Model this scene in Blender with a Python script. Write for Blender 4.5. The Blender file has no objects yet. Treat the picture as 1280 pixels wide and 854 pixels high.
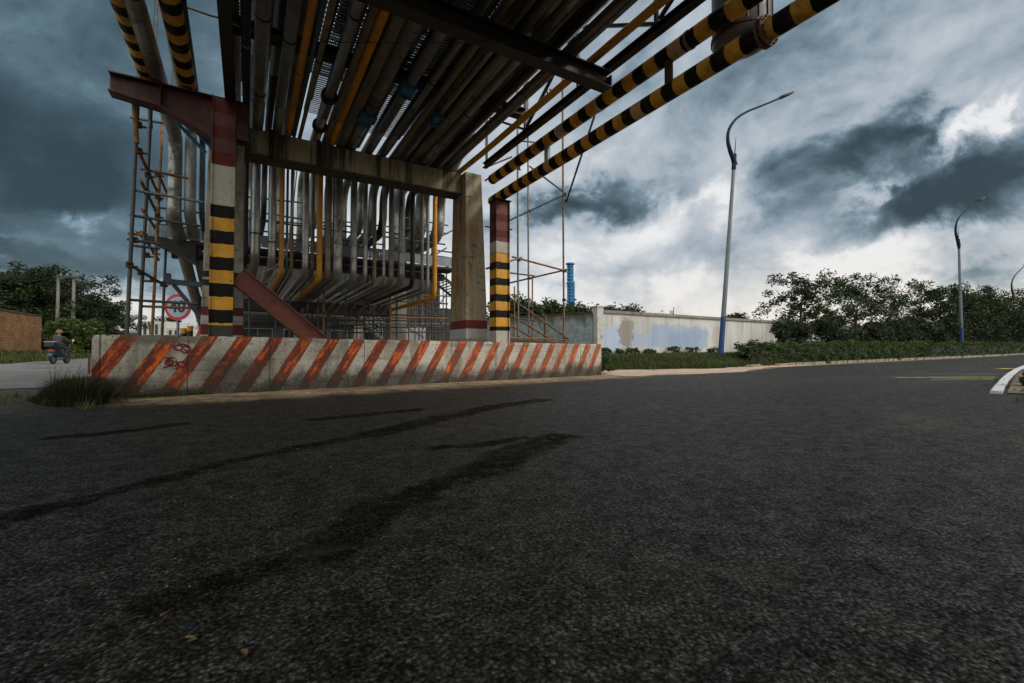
import bpy, bmesh, math, random
import numpy as np
from mathutils import Vector, Matrix
random.seed(7); RNG = np.random.default_rng(11)
S = bpy.context.scene; COL = S.collection
rad = math.radians

# ------------------------------------------------------------------ camera
AZ = rad(30.26); PITCH = math.atan(15/569); CAMH = 0.75
cam = bpy.data.cameras.new("camera"); cam.lens = 16; cam.sensor_width = 36
cam.clip_start = 0.05; cam.clip_end = 3000
cob = bpy.data.objects.new("camera", cam); COL.objects.link(cob)
cob.location = (0, 0, CAMH); cob.rotation_euler = (rad(90)+PITCH, 0, -AZ)
S.camera = cob
CF = np.array([math.sin(AZ)*math.cos(PITCH), math.cos(AZ)*math.cos(PITCH), math.sin(PITCH)])
CR = np.array([math.cos(AZ), -math.sin(AZ), 0.0]); CU = np.cross(CR, CF); CP = np.array([0, 0, CAMH])
def ray(x, y): return CF + (x-640)/569*CR + (427-y)/569*CU
def at_z(x, y, z=0): d = ray(x, y); return Vector(CP + d*(z-CAMH)/d[2])
def at_y(x, y, Y): d = ray(x, y); return Vector(CP + d*Y/d[1])
def at_x(x, y, X): d = ray(x, y); return Vector(CP + d*X/d[0])
def at_d(x, y, D): return Vector(CP + ray(x, y)*D)

def ss(a, b, v): t = min(1, max(0, (v-a)/(b-a))); return t*t*(3-2*t)
def ground_h(x, y):
    """the road climbs gently towards the east and the side road towards the north"""
    e = 0.0125*max(0, min(x, 90)-16) if x > 16 else 0
    n = 0.018*max(0, min(y, 70)-18)*(1-ss(-2, 8, x))
    return e+n

# ------------------------------------------------------------------ mesh helpers
class MB:
    def __init__(s): s.v = []; s.f = []; s.sm = []
    def add(s, v, f, smooth=False):
        o = len(s.v); s.v += [tuple(p) for p in v]; s.f += [tuple(i+o for i in q) for q in f]; s.sm += [smooth]*len(f); return s
    def box(s, lo, hi):
        x0, y0, z0 = lo; x1, y1, z1 = hi
        v = [(x0,y0,z0),(x1,y0,z0),(x1,y1,z0),(x0,y1,z0),(x0,y0,z1),(x1,y0,z1),(x1,y1,z1),(x0,y1,z1)]
        return s.add(v, [(3,2,1,0),(4,5,6,7),(0,1,5,4),(1,2,6,5),(2,3,7,6),(3,0,4,7)])
    def cbox(s, c, d): return s.box([c[i]-d[i]/2 for i in range(3)], [c[i]+d[i]/2 for i in range(3)])
    def frame(s, a, b, up=(0,0,1)):
        a = Vector(a); b = Vector(b); t = (b-a).normalized(); u = Vector(up)
        if abs(t.dot(u)) > .98: u = Vector((0, 1, 0))
        r = t.cross(u).normalized(); u = r.cross(t).normalized(); return a, b, t, r, u
    def beam(s, a, b, w, h, up=(0,0,1)):
        a, b, t, r, u = s.frame(a, b, up); v = []
        for p in (a, b):
            for i, j in ((-1,-1),(1,-1),(1,1),(-1,1)): v.append(p+r*(w/2*i)+u*(h/2*j))
        return s.add(v, [(3,2,1,0),(4,5,6,7),(0,1,5,4),(1,2,6,5),(2,3,7,6),(3,0,4,7)])
    def ibeam(s, a, b, w, h, tf=.02, tw=.014, up=(0,0,1)):
        a, b, t, r, u = s.frame(a, b, up)
        s.beam(a+u*(h/2-tf/2), b+u*(h/2-tf/2), w, tf, u); s.beam(a-u*(h/2-tf/2), b-u*(h/2-tf/2), w, tf, u)
        return s.beam(a, b, tw, h-2*tf-.002, u)
    def tube(s, pts, r, n=14, cap=True):
        pts = [Vector(p) for p in pts]; m = len(pts); rs = r if isinstance(r, (list, tuple)) else [r]*m
        t0 = (pts[1]-pts[0]).normalized(); up = Vector((0,0,1)) if abs(t0.z) < .9 else Vector((0,1,0))
        R = t0.cross(up).normalized(); v = []; prev = t0
        for i, p in enumerate(pts):
            t = (pts[min(i+1,m-1)]-pts[max(i-1,0)]).normalized()
            q = prev.rotation_difference(t); R = (q @ R).normalized(); R = (R-t*R.dot(t)).normalized(); Uv = t.cross(R); prev = t
            for k in range(n):
                a = 2*math.pi*k/n; v.append(p+(R*math.cos(a)+Uv*math.sin(a))*rs[i])
        f = [(i*n+k, i*n+(k+1)%n, (i+1)*n+(k+1)%n, (i+1)*n+k) for i in range(m-1) for k in range(n)]
        s.add(v, f, True)
        if cap: s.add(v[:n], [tuple(reversed(range(n)))]); s.add(v[-n:], [tuple(range(n))])
        return s
    def prism(s, poly, a0, a1, fn):
        """poly: 2D outline, extruded from a0 to a1; fn(u, v, w) -> xyz"""
        n = len(poly); v = [fn(p[0], p[1], a0) for p in poly]+[fn(p[0], p[1], a1) for p in poly]
        return s.add(v, [tuple(reversed(range(n))), tuple(range(n, 2*n))]+[(i, (i+1)%n, n+(i+1)%n, n+i) for i in range(n)])
    def grid(s, xs, ys, fn):
        nx, ny = len(xs), len(ys); v = [fn(x, y) for y in ys for x in xs]
        return s.add(v, [(j*nx+i, j*nx+i+1, (j+1)*nx+i+1, (j+1)*nx+i) for j in range(ny-1) for i in range(nx-1)], True)
    def ring(s, c, axis, r0, r1, h, n=20):
        c = Vector(c); t = Vector(axis).normalized(); up = Vector((0,0,1)) if abs(t.z) < .9 else Vector((1,0,0))
        R = t.cross(up).normalized(); Uv = t.cross(R); v = []
        for d, r in ((-h/2, r0), (-h/2, r1), (h/2, r1), (h/2, r0)):
            for k in range(n):
                a = 2*math.pi*k/n; v.append(c+t*d+(R*math.cos(a)+Uv*math.sin(a))*r)
        return s.add(v, [(i*n+k, i*n+(k+1)%n, ((i+1)%4)*n+(k+1)%n, ((i+1)%4)*n+k) for i in range(4) for k in range(n)])

def fillet(pts, R, n=6):
    pts = [Vector(p) for p in pts]; out = [pts[0]]
    for i in range(1, len(pts)-1):
        p = pts[i]; a = (pts[i-1]-p); b = (pts[i+1]-p); ang = a.angle(b); d = min(R/math.tan(ang/2), a.length*.49, b.length*.49)
        p0 = p+a.normalized()*d; p1 = p+b.normalized()*d
        for k in range(n+1):
            t = k/n; out.append(p0*(1-t)**2+p*2*t*(1-t)+p1*t*t)
    out.append(pts[-1]); return out

WORLD = {}
def link(name, data, parent, loc, rz=0):
    o = bpy.data.objects.new(name, data); COL.objects.link(o)
    if parent is not None: o.parent = parent
    o.location = loc; o.rotation_euler = (0, 0, rz); return o
def obj(name, mb, m, parent=None, loc=None, rz=0, bevel=0):
    """vertices are in world space unless loc is given; the origin goes to the base (or to the parent's base)"""
    base = WORLD.get(parent.name) if parent is not None else None
    v = mb.v
    if loc is None:
        if base is not None: off = base
        else:
            A = np.array(v); lo = A.min(0); hi = A.max(0); off = Vector(((lo[0]+hi[0])/2, (lo[1]+hi[1])/2, lo[2]))
        v = [(p[0]-off[0], p[1]-off[1], p[2]-off[2]) for p in v]
    me = bpy.data.meshes.new(name); me.from_pydata(v, [], mb.f); me.polygons.foreach_set('use_smooth', mb.sm); me.update()
    me.materials.append(m)
    if parent is not None: o = link(name, me, parent, (0,0,0)); WORLD[o.name] = base
    else: o = link(name, me, None, off if loc is None else loc, rz); WORLD[o.name] = Vector(o.location)
    if bevel:
        b = o.modifiers.new("bevel", 'BEVEL'); b.width = bevel; b.segments = 2; b.limit_method = 'ANGLE'
    return o
def thing(name, label, cat, loc, group=None, rz=0):
    o = link(name, None, None, loc, rz); o.empty_display_size = .2; WORLD[o.name] = Vector(loc)
    return tag(o, label, cat, group)
def tag(o, label, cat, group=None, kind=None):
    o['label'] = label; o['category'] = cat
    if group: o['group'] = group
    if kind: o['kind'] = kind
    return o
def struct(o): o['kind'] = 'structure'; return o

# ------------------------------------------------------------------ node helpers
class NT:
    def __init__(s, tree): s.t = tree; s.n = tree.nodes; s.l = tree.links
    def node(s, typ, **kw):
        x = s.n.new(typ)
        for k, v in kw.items(): setattr(x, k, v)
        return x
    def put(s, sock, v):
        if hasattr(v, 'is_linked') or isinstance(v, bpy.types.NodeSocket): s.l.new(v, sock)
        else: sock.default_value = v
    def m(s, op, a, b=None, c=None, clamp=False):
        x = s.node('ShaderNodeMath', operation=op, use_clamp=clamp); s.put(x.inputs[0], a)
        if b is not None: s.put(x.inputs[1], b)
        if c is not None: s.put(x.inputs[2], c)
        return x.outputs[0]
    def vm(s, op, a, b=None):
        x = s.node('ShaderNodeVectorMath', operation=op); s.put(x.inputs[0], a)
        if b is not None: s.put(x.inputs[1], b)
        return x.outputs['Value'] if op in ('DOT_PRODUCT', 'LENGTH', 'DISTANCE') else x.outputs[0]
    def scale(s, a, k):
        x = s.node('ShaderNodeVectorMath', operation='SCALE'); s.put(x.inputs[0], a); s.put(x.inputs[3], k); return x.outputs[0]
    def ramp(s, v, lo, hi, a=0.0, b=1.0):
        x = s.node('ShaderNodeMapRange', interpolation_type='SMOOTHSTEP'); x.clamp = True
        s.put(x.inputs[0], v); s.put(x.inputs[1], lo); s.put(x.inputs[2], hi); s.put(x.inputs[3], a); s.put(x.inputs[4], b); return x.outputs[0]
    def mix(s, f, a, b, mode='MIX'):
        x = s.node('ShaderNodeMix', data_type='RGBA', blend_type=mode); s.put(x.inputs[0], f)
        s.put(x.inputs[6], (*a, 1) if isinstance(a, tuple) and len(a) == 3 else a)
        s.put(x.inputs[7], (*b, 1) if isinstance(b, tuple) and len(b) == 3 else b); return x.outputs[2]
    def noise(s, vec, scale, detail=4, rough=.55, dist=0, out=0):
        x = s.node('ShaderNodeTexNoise'); s.put(x.inputs['Vector'], vec); s.put(x.inputs['Scale'], scale)
        x.inputs['Detail'].default_value = detail; x.inputs['Roughness'].default_value = rough; x.inputs['Distortion'].default_value = dist
        return x.outputs[out]
    def vor(s, vec, scale, feature='F1', out='Distance', rnd=1.0):
        x = s.node('ShaderNodeTexVoronoi', feature=feature); s.put(x.inputs['Vector'], vec); x.inputs['Scale'].default_value = scale
        x.inputs['Randomness'].default_value = rnd; return x.outputs[out]
    def sep(s, v): x = s.node('ShaderNodeSeparateXYZ'); s.put(x.inputs[0], v); return x.outputs
    def comb(s, a, b, c):
        x = s.node('ShaderNodeCombineXYZ')
        for i, q in enumerate((a, b, c)): s.put(x.inputs[i], q)
        return x.outputs[0]
    def stretch(s, v, k): return s.vm('MULTIPLY', v, k)
    def bump(s, h, strength, dist, normal=None):
        x = s.node('ShaderNodeBump'); s.put(x.inputs['Height'], h); s.put(x.inputs['Strength'], strength); s.put(x.inputs['Distance'], dist)
        if normal is not None: s.l.new(normal, x.inputs['Normal'])
        return x.outputs[0]

def new_mat(name):
    m = bpy.data.materials.new(name); m.use_nodes = True; t = NT(m.node_tree)
    return m, t, m.node_tree.nodes['Principled BSDF']
MATS = {}
def mat(name, c1, c2=None, scale=3, rough=.7, metal=0, bump=.2, fine=40, dirt=None, dirt_amt=.5, streak=False, spec=.4):
    """weathered surface: two colours mottled by noise, dirt or rust patches, fine bump"""
    if name in MATS: return MATS[name]
    m, t, b = new_mat(name); tc = t.node('ShaderNodeTexCoord').outputs['Object']
    c2 = c2 or tuple(x*.6 for x in c1)
    v = t.stretch(tc, (1, 1, .12)) if streak else tc
    n1 = t.noise(v, scale, 6, .62); col = t.mix(t.ramp(n1, .36, .64), c1, c2)
    n2 = t.noise(tc, scale*6.3, 5, .7); col = t.mix(t.ramp(n2, .3, .75, 0, .45), col, tuple(x*.55 for x in c2))
    rg = t.ramp(n2, .2, .8, max(.05, rough-.12), min(1, rough+.12))
    if dirt:
        n3 = t.noise(v, scale*2.1, 7, .68, .6); msk = t.ramp(n3, .62-.22*dirt_amt, .74-.16*dirt_amt)
        col = t.mix(msk, col, dirt); rg = t.m('ADD', rg, t.m('MULTIPLY', msk, .15), clamp=True)
        if metal: t.put(b.inputs['Metallic'], t.m('MULTIPLY', t.m('SUBTRACT', 1, msk), metal))
    elif metal: b.inputs['Metallic'].default_value = metal
    t.put(b.inputs['Base Color'], col); t.put(b.inputs['Roughness'], rg); b.inputs['Specular IOR Level'].default_value = spec
    h = t.m('ADD', t.noise(tc, fine, 3, .6), t.m('MULTIPLY', n2, .6)); t.put(b.inputs['Normal'], t.bump(h, bump, .01))
    MATS[name] = m; return m

RUST = (.10, .042, .018)
GREY = mat('pipe_cladding', (.36, .355, .335), (.235, .23, .21), 1.4, .34, .6, .12, 30, (.06, .045, .03), .5)
METAL = mat('bright_cladding', (.42, .42, .41), (.27, .27, .26), 1.2, .38, .7, .1, 20, (.12, .1, .075), .3)
PALE = mat('pale_cladding', (.33, .35, .34), (.24, .25, .25), 1.1, .5, .3, .1, 25, (.13, .11, .08), .3)
DARK = mat('dark_steel', (.030, .029, .027), (.018, .017, .016), 2, .48, .3, .2, 40, (.05, .025, .014), .3)
BLACKP = mat('black_pipe', (.012, .012, .012), (.02, .02, .019), 2, .5, 0, .1)
OLIVE = mat('olive_pipe', (.23, .18, .085), (.15, .12, .06), 1.6, .55, 0, .12, 30, (.07, .04, .02), .4)
BROWN = mat('brown_pipe', (.25, .215, .165), (.16, .14, .105), 1.6, .42, .3, .15, 30, RUST, .4)
BLUEG = mat('bluish_pipe', (.07, .11, .12), (.05, .075, .085), 2, .5, .1, .1)
ORANGE = mat('orange_paint', (.72, .33, .02), (.58, .24, .015), 1.8, .42, 0, .1, 30, (.10, .045, .02), .28)
REDP = mat('oxide_red_paint', (.085, .021, .017), (.055, .016, .013), 1.5, .55, 0, .14, 30, (.035, .018, .014), .55)
REDB = mat('red_brace_paint', (.20, .050, .034), (.14, .038, .028), 1.3, .55, 0, .14, 30, (.06, .03, .03), .35)
BLUEM = mat('blue_paint', (.02, .16, .30), (.02, .11, .21), 2, .45, 0, .1, 30, (.05, .05, .05), .2)
def beam_concrete():
    m, t, b = new_mat('beam_concrete'); tc = t.node('ShaderNodeTexCoord').outputs['Object']
    n = t.noise(tc, 1.6, 6, .65); st = t.noise(t.stretch(tc, (1, 1, .05)), 2.6, 6, .62); s2 = t.noise(t.stretch(tc, (1, 1, .04)), 9, 4, .6); f = t.noise(tc, 30, 4, .7)
    col = t.mix(t.ramp(n, .35, .65), (.38, .335, .215), (.28, .245, .155)); col = t.mix(t.ramp(s2, .5, .7, 0, .7), col, (.17, .15, .09)); col = t.mix(t.ramp(st, .46, .58, 0, .92), col, (.040, .036, .027))
    t.put(b.inputs['Base Color'], col); b.inputs['Roughness'].default_value = .85; b.inputs['Specular IOR Level'].default_value = .25; t.put(b.inputs['Normal'], t.bump(t.m('ADD', f, st), .35, .01)); return m
CONC = beam_concrete()
CONC2 = mat('grey_concrete', (.30, .28, .24), (.22, .20, .17), 1.3, .85, 0, .3, 35, (.10, .08, .06), .4, True)
TUBE = mat('scaffold_tube', (.20, .205, .205), (.15, .15, .148), 3, .45, .45, .08, 30, RUST, .5)
TUBED = mat('dark_tube', (.085, .092, .095), (.055, .058, .06), 3, .5, .4, .08, 30, RUST, .35)
TUBER = mat('rusty_tube', (.30, .155, .055), (.20, .10, .04), 2.5, .7, .1, .12, 30, (.07, .035, .02), .5)
CLAMP = mat('coupler_rust', (.09, .05, .025), (.05, .03, .018), 9, .8, .1, .3)
GALV = mat('lamp_pole_steel', (.17, .20, .22), (.14, .16, .18), 1.0, .45, .3, .05)
NAVY = mat('lamp_navy', (.010, .022, .045), (.010, .016, .03), 2, .6, 0, .05, spec=.15)
LBLUE = mat('lamp_base_blue', (.012, .055, .22), (.012, .045, .17), 2, .5, 0, .08, 30, (.08, .08, .08), .25)
TRAY = mat('tray_steel', (.22, .23, .23), (.15, .155, .16), 3, .5, .5, .1, 30, (.06, .045, .03), .4)
WHITEP = mat('white_paint', (.62, .61, .57), (.50, .49, .45), 1.5, .6, 0, .12, 30, (.2, .17, .13), .35)

# striped paint for pipes and posts -----------------------------------
def stripe_mat(name, axis, period, phase=0, worn=.5, wid=.5, lo=None, extra=None):
    m, t, b = new_mat(name); tc = t.node('ShaderNodeTexCoord').outputs['Object']; p = t.sep(tc)
    wob = t.m('MULTIPLY', t.m('SUBTRACT', t.noise(tc, 9, 3), .5), .05)
    u = t.m('FRACT', t.m('ADD', t.m('DIVIDE', t.m('ADD', p[axis], wob), period), phase+50))
    blk = t.m('LESS_THAN', u, wid)
    n = t.noise(tc, 2.3, 6, .65); n2 = t.noise(tc, 14, 5, .7)
    yel = t.mix(t.ramp(n, .38, .66), (.66, .34, .022), (.50, .225, .018))
    yel = t.mix(t.ramp(n2, .56, .72, 0, worn), yel, (.16, .07, .025))
    cell = t.node('ShaderNodeTexWhiteNoise', noise_dimensions='1D')
    t.put(cell.inputs['W'], t.m('FLOOR', t.m('ADD', t.m('DIVIDE', p[axis], period), phase+50)))
    yel = t.mix(t.m('MULTIPLY', t.m('GREATER_THAN', cell.outputs[0], .80), t.ramp(n2, .35, .6, 0, worn*1.4)), yel, (.42, .36, .24))
    col = t.mix(blk, yel, t.mix(t.ramp(n2, .6, .75, 0, .6), (.008, .008, .008), (.035, .027, .02)))
    if extra: col = extra(t, p, col, n, n2)
    dn = t.noise(t.stretch(tc, (1, 1, 1) if axis == 1 else (1, 1, .2)), 3.1, 6, .7); col = t.mix(t.ramp(dn, .50, .70, 0, .6), col, (.07, .05, .03)); col = t.mix(t.ramp(t.noise(tc, 30, 3, .7), .58, .68, 0, .6), col, (.05, .04, .03))
    t.put(b.inputs['Base Color'], col); t.put(b.inputs['Roughness'], t.ramp(n2, .2, .8, .45, .75)); t.put(b.inputs['Specular IOR Level'], t.mix(blk, (.4, .4, .4), (.12, .12, .12)))
    t.put(b.inputs['Normal'], t.bump(t.m('ADD', n2, t.m('MULTIPLY', t.noise(tc, 60, 2), .4)), .12, .01))
    return m
YB1 = stripe_mat('yellow_black_pipe', 1, .50, 0, .45)
YB2 = stripe_mat('worn_yellow_black_pipe', 1, .56, .3, .85)
def post_extra(top_black, top_white, low_white, low=(.035, .032, .026)):
    def fn(t, p, col, n, n2):
        z = p[2]
        wht = t.mix(t.ramp(n2, .5, .75, 0, .5), (.42, .40, .33), (.22, .19, .14))
        red = t.mix(t.ramp(n, .4, .65), (.115, .026, .021), (.08, .02, .017))
        col = t.mix(t.m('GREATER_THAN', z, top_black), col, wht)
        col = t.mix(t.m('GREATER_THAN', z, top_white), col, red)
        return t.mix(t.m('LESS_THAN', z, low_white), col, low or wht)
    return fn
POST1 = stripe_mat('striped_steel_post', 2, .575, .55, .3, .5, None, post_extra(3.98, 4.86, 1.36))
POST2 = stripe_mat('striped_steel_post_far', 2, .475, .2, .3, .45, None, post_extra(3.72, 4.05, 1.42, None))

# ------------------------------------------------------------------ world
SUN_EL, SUN_ROT = rad(36), rad(142)      # compass bearing of the sun (clockwise from +Y)
def build_world():
    w = bpy.data.worlds.new("World"); S.world = w; w.use_nodes = True; t = NT(w.node_tree)
    t.n.clear(); out = t.node('ShaderNodeOutputWorld'); bg = t.node('ShaderNodeBackground'); bg.inputs[1].default_value = .1
    t.l.new(bg.outputs[0], out.inputs[0])
    sky = t.node('ShaderNodeTexSky', sky_type='NISHITA'); sky.sun_disc = False; sky.sun_elevation = SUN_EL; sky.sun_rotation = SUN_ROT
    sky.air_density = 1.2; sky.dust_density = 2.5
    d = t.vm('NORMALIZE', t.node('ShaderNodeTexCoord').outputs['Generated'])
    f = t.vm('DOT_PRODUCT', d, (math.sin(AZ), math.cos(AZ), 0)); r = t.vm('DOT_PRODUCT', d, (math.cos(AZ), -math.sin(AZ), 0)); z = t.sep(d)[2]
    az = t.m('ARCTAN2', r, f); el = t.m('ARCSINE', z)
    # cloud layer seen in perspective: a flat deck at unit height
    q = t.stretch(d, (1.0, 1.0, 1.35)); q = t.vm('ADD', q, t.scale(t.vm('SUBTRACT', t.noise(q, 2.4, 4, .5, 0, 1), (.5, .5, .5)), .22))
    A = t.noise(q, 2.3, 12, .54, .15); Bn = t.noise(t.vm('ADD', q, (3.3, 1.2, 9.1)), 6.0, 10, .56, .1); Cn = t.noise(t.vm('ADD', q, (5.1, 2.3, 1.7)), 1.7, 8, .55); Dn = t.noise(t.vm('ADD', q, (1.1, 7.3, 4.7)), 17, 8, .58)
    def c0(n, k_): return t.m('MULTIPLY', t.m('SUBTRACT', n, .5), k_)
    W1 = t.sep(t.noise(q, 2.0, 5, .55, 0, 1)); W2 = t.sep(t.noise(t.vm('ADD', q, (8.2, 3.1, 4.4)), 6.5, 6, .58, 0, 1)); W3 = t.sep(t.noise(t.vm('ADD', q, (2.7, 9.1, 1.3)), 17, 6, .6, 0, 1))
    wa = t.m('ADD', az, t.m('ADD', c0(W1[0], .22), t.m('ADD', c0(W2[0], .24), c0(W3[0], .12)))); we = t.m('ADD', el, t.m('ADD', c0(W1[1], .13), t.m('ADD', c0(W2[1], .16), c0(W3[1], .09))))
    def dirpx(x, y): u = (x-640)/569; a = math.atan(u); return a, math.atan((442-y)/569*math.cos(a))
    def blob(x, y, sx, sy, rot=0):
        a, e = dirpx(x, y); c = math.cos(a); ra = sx/569*c*c; re = sy/569*c
        da = t.m('SUBTRACT', wa, a); de = t.m('SUBTRACT', we, e); cr, sr = math.cos(rad(rot)), math.sin(rad(rot))
        u = t.m('DIVIDE', t.m('ADD', t.m('MULTIPLY', da, cr), t.m('MULTIPLY', de, sr)), ra)
        v = t.m('DIVIDE', t.m('SUBTRACT', t.m('MULTIPLY', de, cr), t.m('MULTIPLY', da, sr)), re)
        return t.m('POWER', 2.718, t.m('MULTIPLY', t.m('ADD', t.m('MULTIPLY', u, u), t.m('MULTIPLY', v, v)), -.8))
    # cloud thickness: thin and bright at 0, heavy and dark at 1
    right = t.m('ADD', .10, t.ramp(el, .02, .62, 0, .29)); leftd = t.m('ADD', .40, t.ramp(el, .04, .30, 0, .30))
    lf = t.ramp(t.m('ADD', az, c0(A, .3)), -.34, -.72); D = t.m('ADD', t.m('MULTIPLY', right, t.m('SUBTRACT', 1, lf)), t.m('MULTIPLY', leftd, lf))
    for (x, y, sx, sy, ro, am) in SKY_BLOBS: D = t.m('ADD', D, t.m('MULTIPLY', blob(x, y, sx, sy, ro), am))
    D = t.m('ADD', D, t.m('ADD', c0(A, .55), t.m('ADD', c0(Bn, .62), c0(Dn, .26))))
    D = t.m('ADD', D, t.m('ADD', t.ramp(D, .36, .60, -.045, .045), t.ramp(D, .26, .12, 0, -.03)))
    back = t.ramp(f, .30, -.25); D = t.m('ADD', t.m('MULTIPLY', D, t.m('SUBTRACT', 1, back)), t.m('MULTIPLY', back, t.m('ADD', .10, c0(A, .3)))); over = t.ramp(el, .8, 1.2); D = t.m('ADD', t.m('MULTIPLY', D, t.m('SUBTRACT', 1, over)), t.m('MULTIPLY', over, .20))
    cr_ = t.node('ShaderNodeValToRGB'); r_ = cr_.color_ramp; r_.interpolation = 'B_SPLINE'
    stops = [(0.0, (.79, .775, .765)), (.14, (.565, .575, .59)), (.30, (.37, .415, .465)), (.46, (.205, .268, .318)), (.62, (.105, .150, .182)), (.80, (.046, .074, .089)), (1.0, (.020, .035, .043))]
    r_.elements[0].position = 0; r_.elements[0].color = (*stops[0][1], 1); r_.elements[1].position = 1; r_.elements[1].color = (*stops[-1][1], 1)
    for p_, c_ in stops[1:-1]: e = r_.elements.new(p_); e.color = (*c_, 1)
    t.put(cr_.inputs[0], t.m('ADD', D, 0, clamp=True)); col = cr_.outputs[0]
    warm = t.m('MULTIPLY', t.ramp(el, .22, .0), t.m('ADD', .35, t.m('MULTIPLY', lf, .5))); col = t.mix(warm, col, (1.0, .93, .84), 'MULTIPLY')
    teal = t.m('MULTIPLY', lf, t.ramp(el, .05, .2)); col = t.mix(teal, col, (.91, 1.0, 1.02), 'MULTIPLY')
    below = t.ramp(el, -.02, -.12); col = t.mix(below, col, (.10, .10, .10))
    glow = t.m('MULTIPLY', t.ramp(el, .26, .02), t.ramp(az, .05, .5)); col = t.mix(t.m('MULTIPLY', glow, .7), col, (1.10, 1.02, .93), 'MULTIPLY'); col = t.mix(back, col, (1.80, 1.72, 1.56), 'MULTIPLY'); col = t.mix(over, col, (1.06, 1.0, .93), 'MULTIPLY'); col = t.mix(1.0, col, (.975, 1.0, 1.015), 'MULTIPLY')  # unseen sky behind and overhead brightened and warmed to act as fill light
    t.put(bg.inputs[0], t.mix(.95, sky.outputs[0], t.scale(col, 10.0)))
SKY_BLOBS = [(860, 140, 170, 60, 12, .14), (1065, 186, 108, 28, 4, .60), (1165, 165, 60, 22, 0, .22), (1235, 226, 125, 44, 0, .66), (1120, 262, 90, 26, 14, .26), (735, 260, 80, 20, 6, .62), (650, 290, 60, 16, 0, .14), (930, 300, 160, 26, 5, .20), (985, 262, 80, 16, 4, .2), (1245, 340, 90, 20, 8, .34),
             (730, 345, 70, 9, 0, .10), (40, 180, 170, 90, 0, .22), (20, 322, 190, 20, -3, .24), (120, 240, 80, 24, 8, .18), (100, 40, 90, 60, 20, -.12),
             (845, 243, 70, 13, 8, -.26), (1085, 318, 150, 22, 8, -.16), (1268, 134, 60, 18, 10, -.42), (1095, 238, 46, 9, 12, -.30), (1195, 175, 40, 9, 25, -.25), (148, 274, 34, 12, 10, -.30), (130, 380, 120, 22, 0, -.22), (40, 300, 60, 5, 0, -.16), (60, 350, 90, 5, 0, -.22), (900, 395, 260, 26, 0, -.06), (1180, 130, 70, 12, 10, -.16)]
build_world()
sl = bpy.data.lights.new("sun", 'SUN'); sl.energy = 1.4; sl.angle = rad(14); sl.color = (1, .93, .84)
so = bpy.data.objects.new("sun", sl); COL.objects.link(so)
sd = Vector((math.sin(SUN_ROT)*math.cos(SUN_EL), math.cos(SUN_ROT)*math.cos(SUN_EL), math.sin(SUN_EL)))
so.rotation_euler = sd.to_track_quat('Z', 'Y').to_euler(); so.location = sd*60
S.view_settings.view_transform = 'Standard'; S.view_settings.look = 'None'; S.view_settings.exposure = 0.22; S.view_settings.gamma = 1
S.cycles.use_denoising = True; S.cycles.max_bounces = 6; S.cycles.diffuse_bounces = 3; S.cycles.transparent_max_bounces = 12
S.cycles.use_adaptive_sampling = True; S.cycles.adaptive_threshold = .015

# ------------------------------------------------------------------ ground
BL = Vector((-2.168, 9.812, 0)); BT = Vector((math.cos(rad(10.15)), math.sin(rad(10.15)), 0)); BN = Vector((-BT.y, BT.x, 0)); BLEN = 13.04; BH = 1.07
def seg_dist(t, px, py, a, b):
    """distance from the shaded point to the ground segment a-b"""
    dx, dy = b[0]-a[0], b[1]-a[1]; L2 = dx*dx+dy*dy
    ux = t.m('SUBTRACT', px, a[0]); uy = t.m('SUBTRACT', py, a[1])
    h = t.m('DIVIDE', t.m('ADD', t.m('MULTIPLY', ux, dx), t.m('MULTIPLY', uy, dy)), L2, clamp=True)
    ex = t.m('SUBTRACT', ux, t.m('MULTIPLY', h, dx)); ey = t.m('SUBTRACT', uy, t.m('MULTIPLY', h, dy))
    return t.m('SQRT', t.m('ADD', t.m('MULTIPLY', ex, ex), t.m('MULTIPLY', ey, ey)))
def poly_dist(t, px, py, pts):
    d = None
    for a, b in zip(pts, pts[1:]):
        e = seg_dist(t, px, py, a, b); d = e if d is None else t.m('MINIMUM', d, e)
    return d
def gpx(*pts): return [tuple(at_z(x, y)[:2]) for x, y in pts]

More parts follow.
